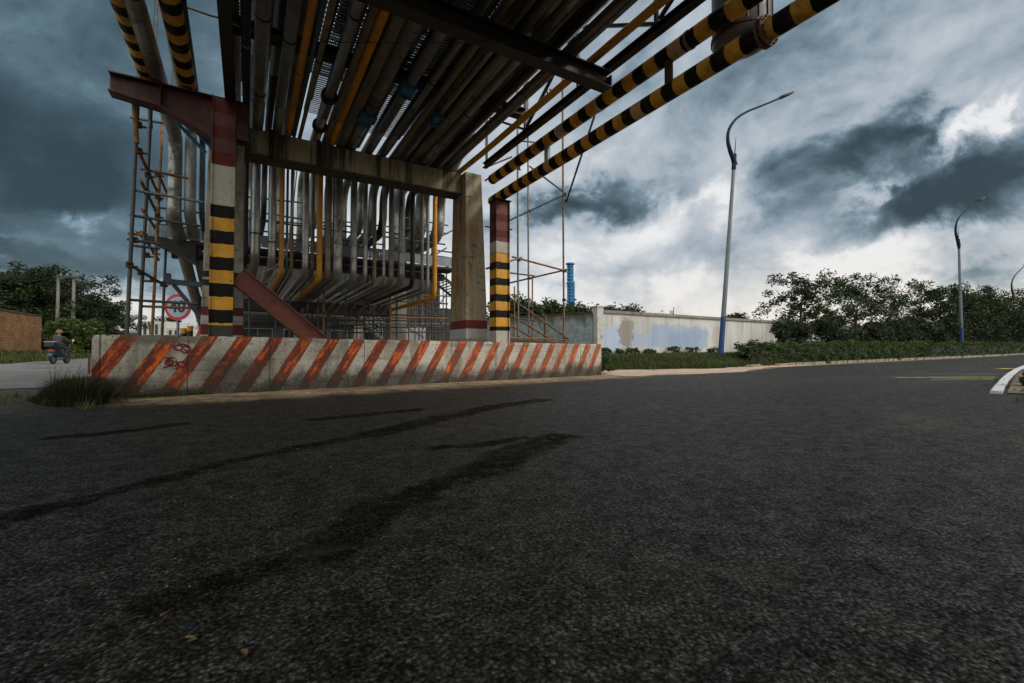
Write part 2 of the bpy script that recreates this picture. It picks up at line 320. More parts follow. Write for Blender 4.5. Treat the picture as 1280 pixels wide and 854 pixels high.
def road_material():
    m, t, b = new_mat('asphalt'); tc = t.node('ShaderNodeTexCoord').outputs['Object']; p = t.sep(tc); px, py = p[0], p[1]
    big = t.noise(tc, .22, 5, .6); mid = t.noise(tc, 1.7, 6, .65); fine = t.noise(tc, 38, 5, .75); grit = t.noise(tc, 150, 3, .7)
    v1 = t.vor(tc, 76, 'F1', 'Distance'); vc = t.vor(tc, 76, 'F1', 'Color'); v2 = t.vor(tc, 125, 'F1', 'Distance'); ch = t.sep(vc)[0]
    col = t.mix(t.ramp(big, .35, .65), (.0165, .017, .0155), (.029, .030, .027))
    col = t.mix(t.ramp(mid, .4, .7, 0, .6), col, (.0165, .017, .016))
    stone = t.m('MULTIPLY', t.ramp(ch, .62, .95), t.ramp(v1, .5, .1))
    col = t.mix(t.m('MULTIPLY', stone, .85), col, t.mix(t.sep(vc)[1], (.155, .155, .14), (.11, .092, .06)))
    clump = t.noise(tc, 15, 4, .7); col = t.mix(t.ramp(clump, .44, .66, 0, .8), col, (.009, .0092, .0088)); col = t.mix(t.m('MULTIPLY', t.ramp(t.noise(tc, 210, 2, .6), .64, .74), t.ramp(clump, .5, .35, .1, .8)), col, (.16, .155, .13))
    col = t.mix(t.ramp(v1, .36, .68, 0, .85), col, (.006, .006, .0055))
    col = t.mix(t.ramp(fine, .30, .72, .0, .55), col, (.016, .0165, .0155))
    # mottled wear bands along the travelled lanes
    wob = t.m('MULTIPLY', t.m('SUBTRACT', mid, .5), .22); wob2 = t.m('MULTIPLY', t.m('SUBTRACT', t.noise(tc, 6, 5, .7), .5), .16); wob = t.m('ADD', wob, wob2)
    tar = None
    for pts, w in [(gpx((-60, 668), (60, 636), (180, 606), (260, 583), (330, 569), (410, 553), (480, 540)), .085), (gpx((470, 542), (560, 521), (620, 508), (680, 500)), .16),
                   (gpx((210, 754), (300, 722), (380, 694), (440, 664)), .075), (gpx((400, 690), (470, 640), (560, 602), (620, 580)), .12), (gpx((600, 588), (660, 560), (700, 546)), .17), (gpx((540, 560), (600, 556), (650, 548)), .07),
                   (gpx((80, 546), (150, 540), (215, 531)), .12), (gpx((400, 524), (520, 512)), .12)]:
        d = t.m('ADD', poly_dist(t, px, py, pts), wob); k = t.ramp(t.m('ADD', d, t.m('ADD', t.m('MULTIPLY', t.m('SUBTRACT', fine, .5), .12), t.m('MULTIPLY', t.m('SUBTRACT', t.noise(tc, 2.6, 4, .7), .5), .22))), w*1.40, w*.72); tar = k if tar is None else t.m('MAXIMUM', tar, k)
    tar = t.m('MULTIPLY', tar, t.ramp(fine, .2, .5, .7, 1.0))
    tar = t.m('MULTIPLY', tar, t.ramp(t.noise(tc, 9, 4, .7), .30, .52, .35, 1.0)); col = t.mix(t.m('MULTIPLY', tar, .84), col, (.0045, .0045, .004))
    # sand and dust: along the barrier foot, along the road edge and in the side area
    a0 = BL-BN*.0; e0 = BL+BT*BLEN
    dust = t.ramp(t.m('ADD', seg_dist(t, px, py, tuple((a0+BT*1.6)[:2]), tuple(e0[:2])), t.m('MULTIPLY', wob, 5)), 2.2, .75)
    dust = t.m('MULTIPLY', dust, t.ramp(t.noise(t.stretch(tc, (.5, 1.6, 1)), 1.1, 5, .6), .32, .5, .35, 1))
    edge = t.ramp(t.m('ADD', poly_dist(t, px, py, [(10.6, 11.6), (13, 11.5), (17, 11.7), (22.5, 13.2), (60, 13.5)]), t.m('MULTIPLY', wob, 1.0)), .9, .25)
    dust = t.m('MAXIMUM', dust, edge)
    yard = t.m('MULTIPLY', t.ramp(px, -1.3, -4.5), t.ramp(t.m('ADD', py, t.m('MULTIPLY', wob, 4)), 6.6, 8.6))
    dust2 = t.m('MULTIPLY', yard, t.ramp(mid, .25, .6, .55, .95))
    side = poly_dist(t, px, py, gpx((1130, 512), (1180, 545), (1330, 560))); dust3 = t.m('MULTIPLY', t.ramp(t.m('ADD', side, t.m('MULTIPLY', wob, .9)), .55, .0), t.ramp(mid, .42, .62, 0, .55))
    sand = t.mix(t.ramp(mid, .3, .7), (.58, .47, .37), (.33, .265, .205))
    col = t.mix(t.m('MULTIPLY', dust, t.ramp(fine, .15, .6, .7, .95)), col, sand)
    col = t.mix(dust2, col, (.115, .105, .085)); col = t.mix(dust3, col, (.12, .10, .07))
    # long smeared tyre streaks on the open carriageway
    st = t.noise(t.stretch(tc, (.06, 1.3, 1)), 2.2, 5, .6); lane = t.m('MULTIPLY', t.ramp(px, 6, 12), t.ramp(py, 3.6, 5.2))
    col = t.mix(t.m('MULTIPLY', t.ramp(st, .42, .62, 0, .5), lane), col, (.075, .078, .078))
    g2 = t.noise(tc, 75, 3, .75); col = t.mix(t.ramp(g2, .52, .66, 0, .75), col, (.060, .060, .053)); col = t.mix(t.ramp(g2, .46, .36, 0, .8), col, (.006, .006, .0055)); ck = t.vor(t.vm('ADD', tc, t.scale(t.noise(tc, 3, 4, .65, 0, 1), .5)), .42, 'DISTANCE_TO_EDGE'); ckm = t.m('MULTIPLY', t.ramp(ck, .010, .003), t.ramp(t.noise(tc, .45, 3), .50, .58)); col = t.mix(t.m('MULTIPLY', ckm, .75), col, (.004, .004, .004)); tyre = t.noise(t.stretch(tc, (.10, 1.6, 1)), 1.3, 5, .65); col = t.mix(t.ramp(tyre, .52, .66, 0, .5), col, (.009, .009, .0085)); wr = t.noise(tc, .75, 5, .7); col = t.mix(t.ramp(wr, .52, .72, 0, .55), col, (.052, .050, .042)); col = t.mix(1.0, col, (1.14, 1.03, .82), 'MULTIPLY'); gk = t.m('MULTIPLY', t.ramp(t.noise(tc, 30, 3, .7), .34, .66, .62, 1.38), t.ramp(t.noise(tc, 5.5, 4, .65), .34, .66, .66, 1.3)); col = t.scale(col, t.m('MULTIPLY', gk, .82)); t.put(b.inputs['Base Color'], col)
    rg = t.ramp(fine, .2, .8, .44, .70); rg = t.mix(tar, rg, (.8, .8, .8)); t.put(b.inputs['Roughness'], t.m('ADD', t.sep(rg)[0], t.m('MULTIPLY', dust, .2), clamp=True))
    occ = t.m('MULTIPLY', t.m('MULTIPLY', t.ramp(v1, .62, .30, .2, 1), t.ramp(clump, .62, .42, .4, 1.0)), t.m('MULTIPLY', t.ramp(g2, .36, .56, .15, 1.35), gk))
    occ = t.m('MULTIPLY', occ, t.m('MULTIPLY', t.ramp(ch, .15, .9, .55, 1.35), t.m('SUBTRACT', 1, t.m('MULTIPLY', tar, .86))))
    t.put(b.inputs['Specular IOR Level'], t.m('MULTIPLY', occ, .72, clamp=True))
    h = t.m('ADD', t.m('MULTIPLY', t.ramp(v1, .6, .05), .30), t.m('ADD', t.m('MULTIPLY', grit, .55), t.m('MULTIPLY', fine, 1.1)))
    h = t.m('ADD', h, t.m('MULTIPLY', mid, .9)); flat = t.m('SUBTRACT', 1, t.m('MULTIPLY', dust, .6))
    t.put(b.inputs['Normal'], t.bump(h, t.m('MULTIPLY', flat, .9), .010))
    return m
ASPH = road_material()
SOIL = mat('bare_soil', (.20, .15, .10), (.13, .10, .07), .8, .95, 0, .5, 25, (.08, .075, .05), .5)
SAND = mat('pale_sand', (.60, .46, .35), (.46, .345, .25), .9, .95, 0, .4, 30, (.25, .17, .10), .4)
OLDROAD = mat('worn_grey_road', (.20, .20, .19), (.15, .148, .14), .5, .8, 0, .3, 60, (.10, .095, .085), .4)

def axis(lo, hi, fine_lo, fine_hi, fs, cs):
    a = list(np.arange(lo, fine_lo, cs))+list(np.arange(fine_lo, fine_hi, fs))+list(np.arange(fine_hi, hi+cs, cs)); return a
g = MB(); g.grid(axis(-600, 600, -60, 120, 4, 60), axis(-300, 900, -40, 120, 4, 60), lambda x, y: (x, y, ground_h(x, y)-.04))
struct(obj('ground', g, SOIL, loc=(0, 0, 0)))
r_ = MB(); r_.grid([-60, -30, -16, -10, -6, -2.168]+list(np.arange(0, 16, 4))+list(np.arange(16, 120, 4)), [-40, -20, -10, -4, 0, 4, 8, 10, 12, 13.6], lambda x, y: (x, y, ground_h(x, y)))
struct(obj('road', r_, ASPH, loc=(0, 0, 0)))
# side road climbing away to the left
def side_road_pt(s, w):
    c = Vector((-8.6-.055*s-.0009*s*s, 13.5+s, 0)); n = Vector((1, .06, 0)).normalized(); q = c+n*w
    return (q.x, q.y, ground_h(q.x, q.y)+.006)
sr = MB(); sr.grid(list(np.linspace(-4.6, 5.2, 8)), list(np.arange(0, 90, 3.0)), lambda w, s: side_road_pt(s, w))
struct(obj('side_road', sr, OLDROAD, loc=(0, 0, 0)))
mk = MB(); mk.grid([.25, .40], list(np.arange(4, 60, 3.0)), lambda w, s: (lambda q: (q[0], q[1], q[2]+.006))(side_road_pt(s, w)))
struct(obj('side_road_marking', mk, mat('faded_line', (.34, .32, .28), (.24, .23, .2), 3, .85), loc=(0, 0, 0)))
# soil island behind the barrier
isl = MB(); P = [BL+BN*.02, BL+BT*BLEN+BN*.02, Vector((10.9, 40, 0)), Vector((-3.4, 40, 0))]
isl.grid(list(np.linspace(0, 1, 12)), list(np.linspace(0, 1, 16)), lambda u, v: tuple((P[0].lerp(P[1], u)).lerp(P[3].lerp(P[2], u), v)+Vector((0, 0, .05+.03*math.sin(u*19+v*31)))))
struct(obj('island_ground', isl, SOIL, loc=(0, 0, 0)))
# sandy strip and raised grass verge along the far side of the road
sp = MB(); xs = list(np.arange(10.75, 26.0, .8))
sp.grid(xs, [0, .35, .7, 1], lambda x, v: (x, (11.05+1.7*ss(16, 22.5, x)) * (1-v) + (16 if x < 19 else 14.2)*v + .16*math.sin(x*2.1)*(1-v), ground_h(x, 13)+.008+.03*v))
struct(obj('sandy_strip', sp, SAND, loc=(0, 0, 0)))
def verge_h(x, y):
    y0 = max(13.62, 15.3-(x-12)*.24)+.2*math.sin(x*.9)+.12*math.sin(x*2.3) if x < 20.5 else 13.62
    if x < 12.6: y0 -= 2.6*ss(12.6, 11.2, x)
    return ground_h(x, y)+.02+.40*ss(y0-.05, y0+2.2, y) if y > y0 else ground_h(x, y)-.06
vg = MB(); vg.grid(list(np.arange(10.9, 110, .7)), list(np.arange(12.6, 19.4, .3))+[22, 30, 60], lambda x, y: (x, y, verge_h(x, y)))
VERG = mat('verge_soil', (.055, .065, .028), (.085, .06, .035), 1.2, .95, 0, .5, 25, (.12, .075, .045), .4)
struct(obj('verge', vg, VERG, loc=(0, 0, 0)))
# kerb stones along the verge
KST = mat('kerb_stone', (.36, .31, .24), (.26, .22, .17), 2.5, .85, 0, .25, 35, (.06, .05, .04), .6)
kb = MB(); x = 21.2
while x < 90:
    L = .62; z = ground_h(x, 13.5); y = 13.5+.02*math.sin(x*5)
    if random.random() > .06: kb.box((x, y-.07, z-.05), (x+L-.035, y+.07, z+.14+random.uniform(-.012, .012)))
    if random.random() > .3: kb.box((x+L-.03, y-.04, z-.05), (x+L-.002, y+.06, z+.08))
    x += L
struct(obj('kerb', kb, KST, loc=(0, 0, 0)))
# white painted kerb curving round the near corner on the right
pts = [at_z(1237, 492), at_z(1243, 484), at_z(1250, 477), at_z(1258, 471.5), at_z(1268, 466.5), at_z(1281, 462.5), at_z(1310, 457.5), at_z(1380, 452)]
WK = mat('white_kerb_paint', (.66, .66, .68), (.55, .55, .57), 1.6, .6, 0, .15, 30, (.25, .24, .22), .3)
wk = MB(); dense = []
for a, b in zip(pts, pts[1:]):
    for k in range(6): dense.append(a.lerp(b, k/6))
dist = 0; run = [dense[0]]
for i in range(len(dense)-1):
    a, b = dense[i], dense[i+1]; t = (b-a).normalized(); n = Vector((t.y, -t.x, 0)); g0 = ground_h(a.x, a.y); g1 = ground_h(b.x, b.y); e = b-t*min(.012, (b-a).length*.2)
    v = []
    for q, gg in ((a, g0), (e, g1)):
        v += [q+Vector((0,0,gg-.02)), q+Vector((0,0,gg+.04)), q+n*.02+Vector((0,0,gg+.055)), q+n*.165+Vector((0,0,gg+.05)), q+n*.165+Vector((0,0,gg-.02))]
    wk.add(v, [(0,1,6,5), (1,2,7,6), (2,3,8,7), (3,4,9,8), (4,3,2,1,0), (5,6,7,8,9)])
struct(obj('white_kerb', wk, WK, loc=(0, 0, 0)))
med = MB(); inner = [p for p in pts]
poly = [tuple(p+Vector((.14, -.2, 0))) for p in pts]+[(60, 4, 0), (60, -6, 0), (16, -3, 0), (pts[0].x+.6, pts[0].y-1.6, 0)]
med.add([(p[0], p[1], ground_h(p[0], p[1])+.02) for p in poly], [tuple(reversed(range(len(poly))))])
struct(obj('corner_ground', med, SOIL, loc=(0, 0, 0)))
# yellow and white lines at the mouth of the road
YL = mat('yellow_line_paint', (.72, .48, .07), (.46, .33, .09), 4, .75, 0, .2, 60, (.10, .09, .07), .6)
def strip(name, pts, w, m, z=.006):
    s = MB()
    for a, b in zip(pts, pts[1:]):
        t = (b-a).normalized(); n = Vector((-t.y, t.x, 0))*w/2
        s.add([(q.x, q.y, ground_h(q.x, q.y)+z) for q in (a-n, b-n, b+n, a+n)], [(0,1,2,3)])
    return struct(obj(name, s, m, loc=(0, 0, 0)))
strip('yellow_marking', [at_z(1120, 472.7), at_z(1246, 473.4)], .22, YL)
strip('yellow_marking', [at_z(1165, 474.9), at_z(1243, 475.3)], .14, YL)
strip('white_marking', [at_z(1152, 469.6), at_z(1242, 470.2)], .12, mat('worn_white_line', (.36, .35, .31), (.22, .22, .2), 4, .8, 0, .2, 60, (.08, .08, .07), .5))
strip('yellow_marking', [at_z(1248, 465.3), at_z(1268, 465.0)], .35, YL)
cb = MB(); cp = [at_z(x, y)+Vector((0, 0, .018)) for x, y in ((1060, 465.5), (1120, 466.2), (1180, 466.4), (1230, 466.6))]+[at_z(1262, 466.2)+Vector((0, 0, .115)), at_z(1275, 468.5)+Vector((0, 0, .105)), at_z(1300, 472)+Vector((0, 0, .09))]
tag(obj('ground_hose', cb.tube(fillet(cp, .6, 4), .018, 8), BLACKP), 'thin black hose lying across the road and over the white kerb', 'hose')
# small litter on the asphalt
lt = MB()
for i in range(260):
    a = random.uniform(-.9, 2.2); d = random.uniform(1.1, 9); x, y = d*math.sin(a), d*math.cos(a)
    if y > 9 or i > 170: a = random.uniform(0, BLEN); q = BL+BT*a-BN*random.uniform(.15, .9); x, y = q.x, q.y
    s = random.uniform(.003, .0085); h = s*.6
    c = Vector((x, y, .002)); n = 6; v = [c+Vector((math.cos(k*2*math.pi/n)*s*random.uniform(.6, 1.2), math.sin(k*2*math.pi/n)*s*random.uniform(.5, 1), 0)) for k in range(n)]
    v += [c+(p-c)*.55+Vector((0, 0, h)) for p in v]; lt.add(v, [tuple(range(n, 2*n))]+[(k, (k+1)%n, n+(k+1)%n, n+k) for k in range(n)])
tag(obj('pebble_litter', lt, mat('pebbles', (.17, .15, .11), (.09, .08, .06), 60, .85), loc=(0, 0, 0)), 'scattered small pebbles and grit on the dark asphalt', 'pebbles', kind='stuff')
lf = MB()
for (x, y) in [(236, 800), (305, 818), (360, 688), (128, 810), (240, 803), (205, 770)]:
    c = at_z(x, y); s = random.uniform(.011, .02); a = random.uniform(0, 6)
    o = [(-1, 0, .1), (-.4, .42, .45), (.5, .32, .3), (1.2, 0, .05), (.5, -.32, .3), (-.4, -.42, .55), (0, 0, .12)]
    v = [c+Vector((s*(p[0]*math.cos(a)-p[1]*math.sin(a)), s*(p[0]*math.sin(a)+p[1]*math.cos(a)), .003+p[2]*s*.8)) for p in o]
    lf.add(v, [(6, i, (i+1)%6) for i in range(6)])
tag(obj('fallen_leaves', lf, mat('dry_leaf', (.17, .065, .018), (.13, .075, .025), 50, .7), loc=(0, 0, 0)), 'few dry brown leaves lying on the asphalt', 'leaves', kind='stuff')

# ------------------------------------------------------------------ striped concrete barrier
def barrier_material():
    m, t, b = new_mat('barrier_paint'); tc = t.node('ShaderNodeTexCoord').outputs['Object']; p = t.sep(tc); x, z = p[0], p[2]
    n1 = t.noise(tc, 1.2, 6, .65); n2 = t.noise(tc, 5.5, 6, .7); n3 = t.noise(tc, 24, 4, .7); n4 = t.noise(t.stretch(tc, (1, 1, .22)), 3.2, 5, .65)
    w = t.m('ADD', t.m('MULTIPLY', t.m('SUBTRACT', n2, .5), .07), t.m('MULTIPLY', t.m('SUBTRACT', n1, .5), .05))
    s = t.m('ADD', t.m('SUBTRACT', x, t.m('MULTIPLY', t.m('SUBTRACT', z, 1.05), .60)), w)
    u = t.m('FRACT', t.m('ADD', t.m('DIVIDE', t.m('SUBTRACT', s, .33), .566), 20))
    red = t.m('MULTIPLY', t.ramp(u, -.005, .03), t.ramp(u, .50, .465))
    white = t.mix(t.ramp(n1, .35, .65), (.52, .485, .42), (.33, .305, .25)); white = t.mix(t.ramp(n4, .46, .70, 0, .8), white, (.15, .14, .115)); white = t.mix(t.ramp(n3, .52, .68, 0, .6), white, (.20, .185, .15))
    rd = t.mix(t.ramp(n4, .42, .60), (.215, .044, .020), (.14, .036, .022))
    n6 = t.noise(t.comb(t.m('MULTIPLY', s, 3.2), p[1], t.m('MULTIPLY', z, .9)), 2.4, 5, .68); rd = t.mix(t.m('MULTIPLY', t.ramp(n6, .50, .58), t.ramp(n2, .36, .54)), rd, (.70, .13, .018)); rd = t.mix(t.ramp(t.noise(tc, 2.6, 5, .7), .50, .66, 0, .7), rd, (.075, .028, .02))
    rd = t.mix(t.ramp(x, 4.5, 11, 0, .35), rd, (.38, .17, .09))
    rd = t.mix(t.ramp(n2, .60, .72, 0, .55), rd, (.10, .06, .045))
    col = t.mix(red, white, rd)
    chip = t.m('MULTIPLY', t.ramp(n3, .56, .66), t.ramp(n2, .40, .56)); col = t.mix(t.m('MULTIPLY', chip, .9), col, (.06, .055, .042)); smear = t.noise(t.stretch(tc, (.35, 1, 1.6)), 3.4, 6, .7); col = t.mix(t.ramp(smear, .56, .68, 0, .7), col, (.10, .095, .075))
    # board marks of the shuttering and vertical construction joints
    ln = t.m('ABSOLUTE', t.m('SUBTRACT', t.m('FRACT', t.m('ADD', t.m('DIVIDE', z, .178), t.m('MULTIPLY', t.m('SUBTRACT', n2, .5), .12))), .5)); board = t.m('MULTIPLY', t.ramp(ln, .035, .0), t.m('MAXIMUM', t.ramp(n1, .42, .6), t.ramp(x, 5, 8, 0, .8)))
    jn = None
    for jx in (.10, 1.28, 2.62, 4.55, 6.9, 8.8, 10.9, 11.95):
        k = t.ramp(t.m('ABSOLUTE', t.m('SUBTRACT', t.m('ADD', x, t.m('MULTIPLY', w, .25)), jx)), .016, .004); jn = k if jn is None else t.m('MAXIMUM', jn, k)
    crack = t.ramp(t.vor(t.vm('ADD', tc, t.scale(t.noise(tc, 4, 3, .6, 0, 1), .35)), .55, 'DISTANCE_TO_EDGE'), .006, .001); crack = t.m('MULTIPLY', crack, .0)
    line = t.m('MAXIMUM', t.m('MAXIMUM', t.m('MULTIPLY', board, .6), jn), crack); col = t.mix(t.m('MULTIPLY', line, .72), col, (.035, .03, .025))
    # grime splashed up from the road, soot patches
    gr = t.ramp(t.m('ADD', z, t.m('ADD', t.m('MULTIPLY', t.m('SUBTRACT', n1, .5), 1.1), t.m('MULTIPLY', t.m('SUBTRACT', n2, .5), .4))), .50, .13); gr = t.m('MULTIPLY', gr, t.ramp(n3, .25, .55, .75, 1))
    so_ = t.m('MULTIPLY', t.ramp(t.m('ADD', t.m('ABSOLUTE', t.m('SUBTRACT', t.m('SUBTRACT', x, 2.0), t.m('MULTIPLY', t.m('SUBTRACT', z, .4), .3))), t.m('MULTIPLY', t.m('SUBTRACT', n1, .5), 1.1)), 1.0, .25), t.ramp(t.m('ADD', z, t.m('MULTIPLY', t.m('SUBTRACT', n2, .5), .7)), .95, .40))
    col = t.mix(t.m('MULTIPLY', t.m('MAXIMUM', gr, t.m('MULTIPLY', so_, .88)), .93), col, (.030, .028, .023))
    top = t.m('MULTIPLY', t.ramp(t.m('ABSOLUTE', t.m('SUBTRACT', x, 1.0)), .75, .35), t.ramp(t.m('ADD', z, t.m('MULTIPLY', t.m('SUBTRACT', n2, .5), .25)), .86, .97)); col = t.mix(t.m('MULTIPLY', top, .75), col, (.12, .10, .07))
    t.put(b.inputs['Base Color'], col); t.put(b.inputs['Roughness'], t.ramp(n3, .2, .8, .65, .92)); b.inputs['Specular IOR Level'].default_value = .3
    h = t.m('ADD', t.m('MULTIPLY', n3, .6), t.m('MULTIPLY', n2, .8)); h = t.m('SUBTRACT', h, t.m('MULTIPLY', line, 1.3)); h = t.m('SUBTRACT', h, t.m('MULTIPLY', chip, .5))
    t.put(b.inputs['Normal'], t.bump(h, .65, .014)); return m
bm_ = MB(); TH = .42
def bj(i, j, k): random.seed(i*97+j*13+k); return random.uniform(-1, 1)
NX = 150; xs = [BLEN*i/NX for i in range(NX+1)]
prof = [(0.0, -.05), (.0, .25), (.004, .55), (.004, .85), (.012, 1.0), (.03, BH), (.2, BH+.004), (TH-.03, BH), (TH-.01, 1.0), (TH, .5), (TH, -.05)]
v = []
for i, x in enumerate(xs):
    for j, (y, z) in enumerate(prof):
        edge = j in (4, 5, 6, 7); dz = (bj(i, j, 1)*.010 - (.022*max(0, bj(i//2, 7, 2)-.55)*2 if edge else 0)) if edge else 0
        if edge and .55 < x < 1.45: dz -= .018*abs(bj(i, 3, 5))
        v.append((x, y+bj(i, j, 3)*.005, z+dz))
n = len(prof); bm_.add(v, [(i*n+j, (i+1)*n+j, (i+1)*n+j+1, i*n+j+1) for i in range(NX) for j in range(n-1)]+[tuple(range(n)), tuple(NX*n+j for j in reversed(range(n)))])
barrier = tag(obj('striped_barrier', bm_, barrier_material(), loc=tuple(BL), rz=rad(10.15)), 'long low concrete barrier wall with red and white diagonal stripes', 'barrier')
WORLD[barrier.name] = Vector((0, 0, 0))
GRAF = mat('red_spray_paint', (.17, .014, .016), (.12, .012, .014), 9, .7, 0, .1)
def stroke(mb, px, w):
    """a brush stroke on the barrier's face; px in the face's own metres (along, up)"""
    P_ = [Vector((p[0], p[1], 0)) for p in px]; P_ = fillet(P_, .03, 3) if len(P_) > 2 else P_; L_, R_ = [], []
    for i, p in enumerate(P_):
        t = (P_[min(i+1, len(P_)-1)]-P_[max(i-1, 0)]).normalized(); n = Vector((-t.y, t.x, 0))*w*random.uniform(.38, .62); L_.append(p+n); R_.append(p-n)
    v = [(q.x, -.0085, q.y) for q in L_+R_]; k = len(L_); mb.add(v, [(i+k, i+1+k, i+1, i) for i in range(k-1)])
gm = MB(); gx, gz = 1.07, .80
for st in [[(.02, .10), (.0, .04), (.08, .0), (.14, .05), (.09, .10), (.03, .085)], [(.05, .12), (.16, .11), (.24, .07)], [(.12, .06), (.17, .08), (.23, .06), (.25, .0), (.19, -.01), (.15, .03)], [(.10, .0), (.16, -.04), (.24, -.02)]]: stroke(gm, [(gx+a, gz+b_) for a, b_ in st], .028)
go = obj('graffiti_marking', gm, GRAF, barrier); go['label'] = 'upper dark red hand painted scrawl'; gm = MB(); gx, gz = .93, .50
for st in [[(.02, .17), (.16, .17)], [(.05, .14), (.02, .06), (.12, .05), (.15, .12), (.06, .14)], [(.0, .0), (.08, .03), (.17, .03)], [(.07, .16), (.06, .10), (.11, .09)], [(.17, .12), (.22, .04), (.17, -.04)], [(.16, .02), (.22, .09), (.28, .11), (.32, .05), (.27, -.01), (.22, .04)]]: stroke(gm, [(gx+a, gz+b_) for a, b_ in st], .030)
go = obj('graffiti_marking', gm, GRAF, barrier); go['label'] = 'lower dark red hand painted scrawl'
rp = MB(); rp.box((-.035, -.16, .42), (-.008, -.01, .70)); ro = obj('reflector_plate', rp, mat('red_reflector', (.22, .02, .015), (.15, .02, .015), 5, .4), barrier); ro['label'] = 'small red plate on the end face'

# ------------------------------------------------------------------ steel gantry frames with striped posts
GY = 11.85
def hpost(mb, x, y, z0, z1, w, d):
    """I section post: web facing the camera, flanges on both sides"""
    mb.box((x-w/2, y-d/2, z0), (x-w/2+.024, y+d/2, z1)); mb.box((x+w/2-.024, y-d/2, z0), (x+w/2, y+d/2, z1)); mb.box((x-w/2+.0245, y-d/2+.05, z0), (x+w/2-.0245, y-d/2+.066, z1))
fr = thing('steel_frame', 'red steel frame with a long cantilever and yellow black striped post', 'steel frame', (-.49, GY, 0))
a = MB(); hpost(a, -.49, GY, .0, 6.36, .44, .42); obj('post', a, POST1, fr)
a = MB(); a.cbox((-.49, GY, .03), (.7, .7, .05)); obj('base_plate', a, DARK, fr)
a = MB()   # tapered cantilever: web plate, flanges
top, bot0, bot1, bot2 = 6.36, 5.98, 5.86, 5.46
web = [(-2.44, top-.02), (-.72, top-.02), (-.72, bot2), (-1.5, bot1), (-2.44, bot0)]
a.prism(web, GY-.01, GY+.012, lambda u, v_, w: (u, w, v_))
a.beam((-2.44, GY, top-.01), (-.05, GY, top-.01), .34, .022)
a.beam((-2.44, GY, bot0), (-1.55, GY, bot1+.01), .34, .022); a.beam((-1.555, GY, bot1), (-.72, GY, bot2), .34, .022)
a.box((-1.62, GY-.165, bot1+.02), (-1.606, GY-.012, top-.03)); a.box((-.26, GY-.17, 5.5), (-.02, GY+.17, top-.025))
obj('cantilever', a, REDP, fr)
a = MB(); b0 = at_y(290, 340, GY); b1 = at_y(394, 428, GY); a.ibeam(b0+Vector((.10, 0, -.07)), b1+Vector((.4, 0, -.27)),   .34, .41, .022, .016, (0, 0, 1)); br = obj('diagonal_brace', a, REDB, fr); br['label'] = 'thick red diagonal brace'
for x in (-1.85, -1.16): a = MB(); a.cbox((x, GY, 6.395), (.18, .3, .05)); obj('pipe_saddle', a, REDP, fr)
fr2 = thing('steel_frame', 'slim striped steel post carrying two guard pipes beside the tapered concrete column', 'steel frame', (6.49, GY, 0))
a = MB(); hpost(a, 6.49, GY, .0, 5.27, .46, .42); obj('post', a, POST2, fr2)
a = MB(); a.cbox((6.49, GY, 5.283), (.55, .5, .022)); obj('head_plate', a, DARK, fr2)
a = MB(); a.cbox((6.49, GY, .03), (.7, .7, .05)); obj('base_plate', a, DARK, fr2)

# yellow and black guard pipes
GP = 'striped guard pipes along the pipe bridge'
def guard(name, x, z, r, y0, y1, m, label, ring_y=None):
    t = thing(name, label, 'pipe', (x, y1, z), GP)
    a = MB(); a.tube([(x, y, z) for y in np.linspace(y0, y1, 12)], r, 20); obj('pipe_body', a, m, t)
    return t
g1 = guard('guard_pipe', -1.86, 6.585, .165, -6, 12.05, YB1, 'striped guard pipe at the outer tip of the red cantilever')
g2 = guard('guard_pipe', -1.17, 6.585, .165, -6, 12.05, YB2, 'worn striped guard pipe with cream patches between two grey pipes')
g3 = guard('guard_pipe', 6.5, 5.45, .152, -6, 12.35, YB1, 'lower striped guard pipe resting on the slim far post')
g4 = guard('guard_pipe', 6.5, 6.13, .15, -6, 12.35, YB2, 'upper worn striped guard pipe above its cleaner twin')
for (x, y), m, lab in [((836, 85), REDP, 'rusty red stub'), ((684, 190), PALE, 'pale grey stub')]:
    q = at_x(x, y, 6.5); a = MB(); a.tube([(6.5, q.y, 5.59), (6.5, q.y, 6.0)], .075, 14); s_ = obj('connecting_stub', a, m, g4); s_['label'] = lab
q = at_x(957, 32, 6.5); a = MB()
for d in (-.035, .035): a.ring((6.5, q.y+d, 5.45), (0, 1, 0), .15, .222, .04, 24)
for k in range(12):
    an = k*math.pi/6; c = (6.5+.19*math.cos(an), q.y, 5.45+.19*math.sin(an)); a.tube([(c[0], c[1]-.085, c[2]), (c[0], c[1]+.085, c[2])], .014, 6)
obj('flange', a, mat('rusty_flange', (.07, .04, .026), (.17, .10, .07), 12, .75, .2, .3), g3)
for (x, y) in ((862, 55), (750, 117), (700, 150)):
    q = at_x(x, y, 6.5); a = MB(); a.ring((6.5, q.y, 6.13), (0, 1, 0), .148, .162, .05, 20); obj('pipe_band', a, WHITEP if y > 100 else OLIVE, g4)
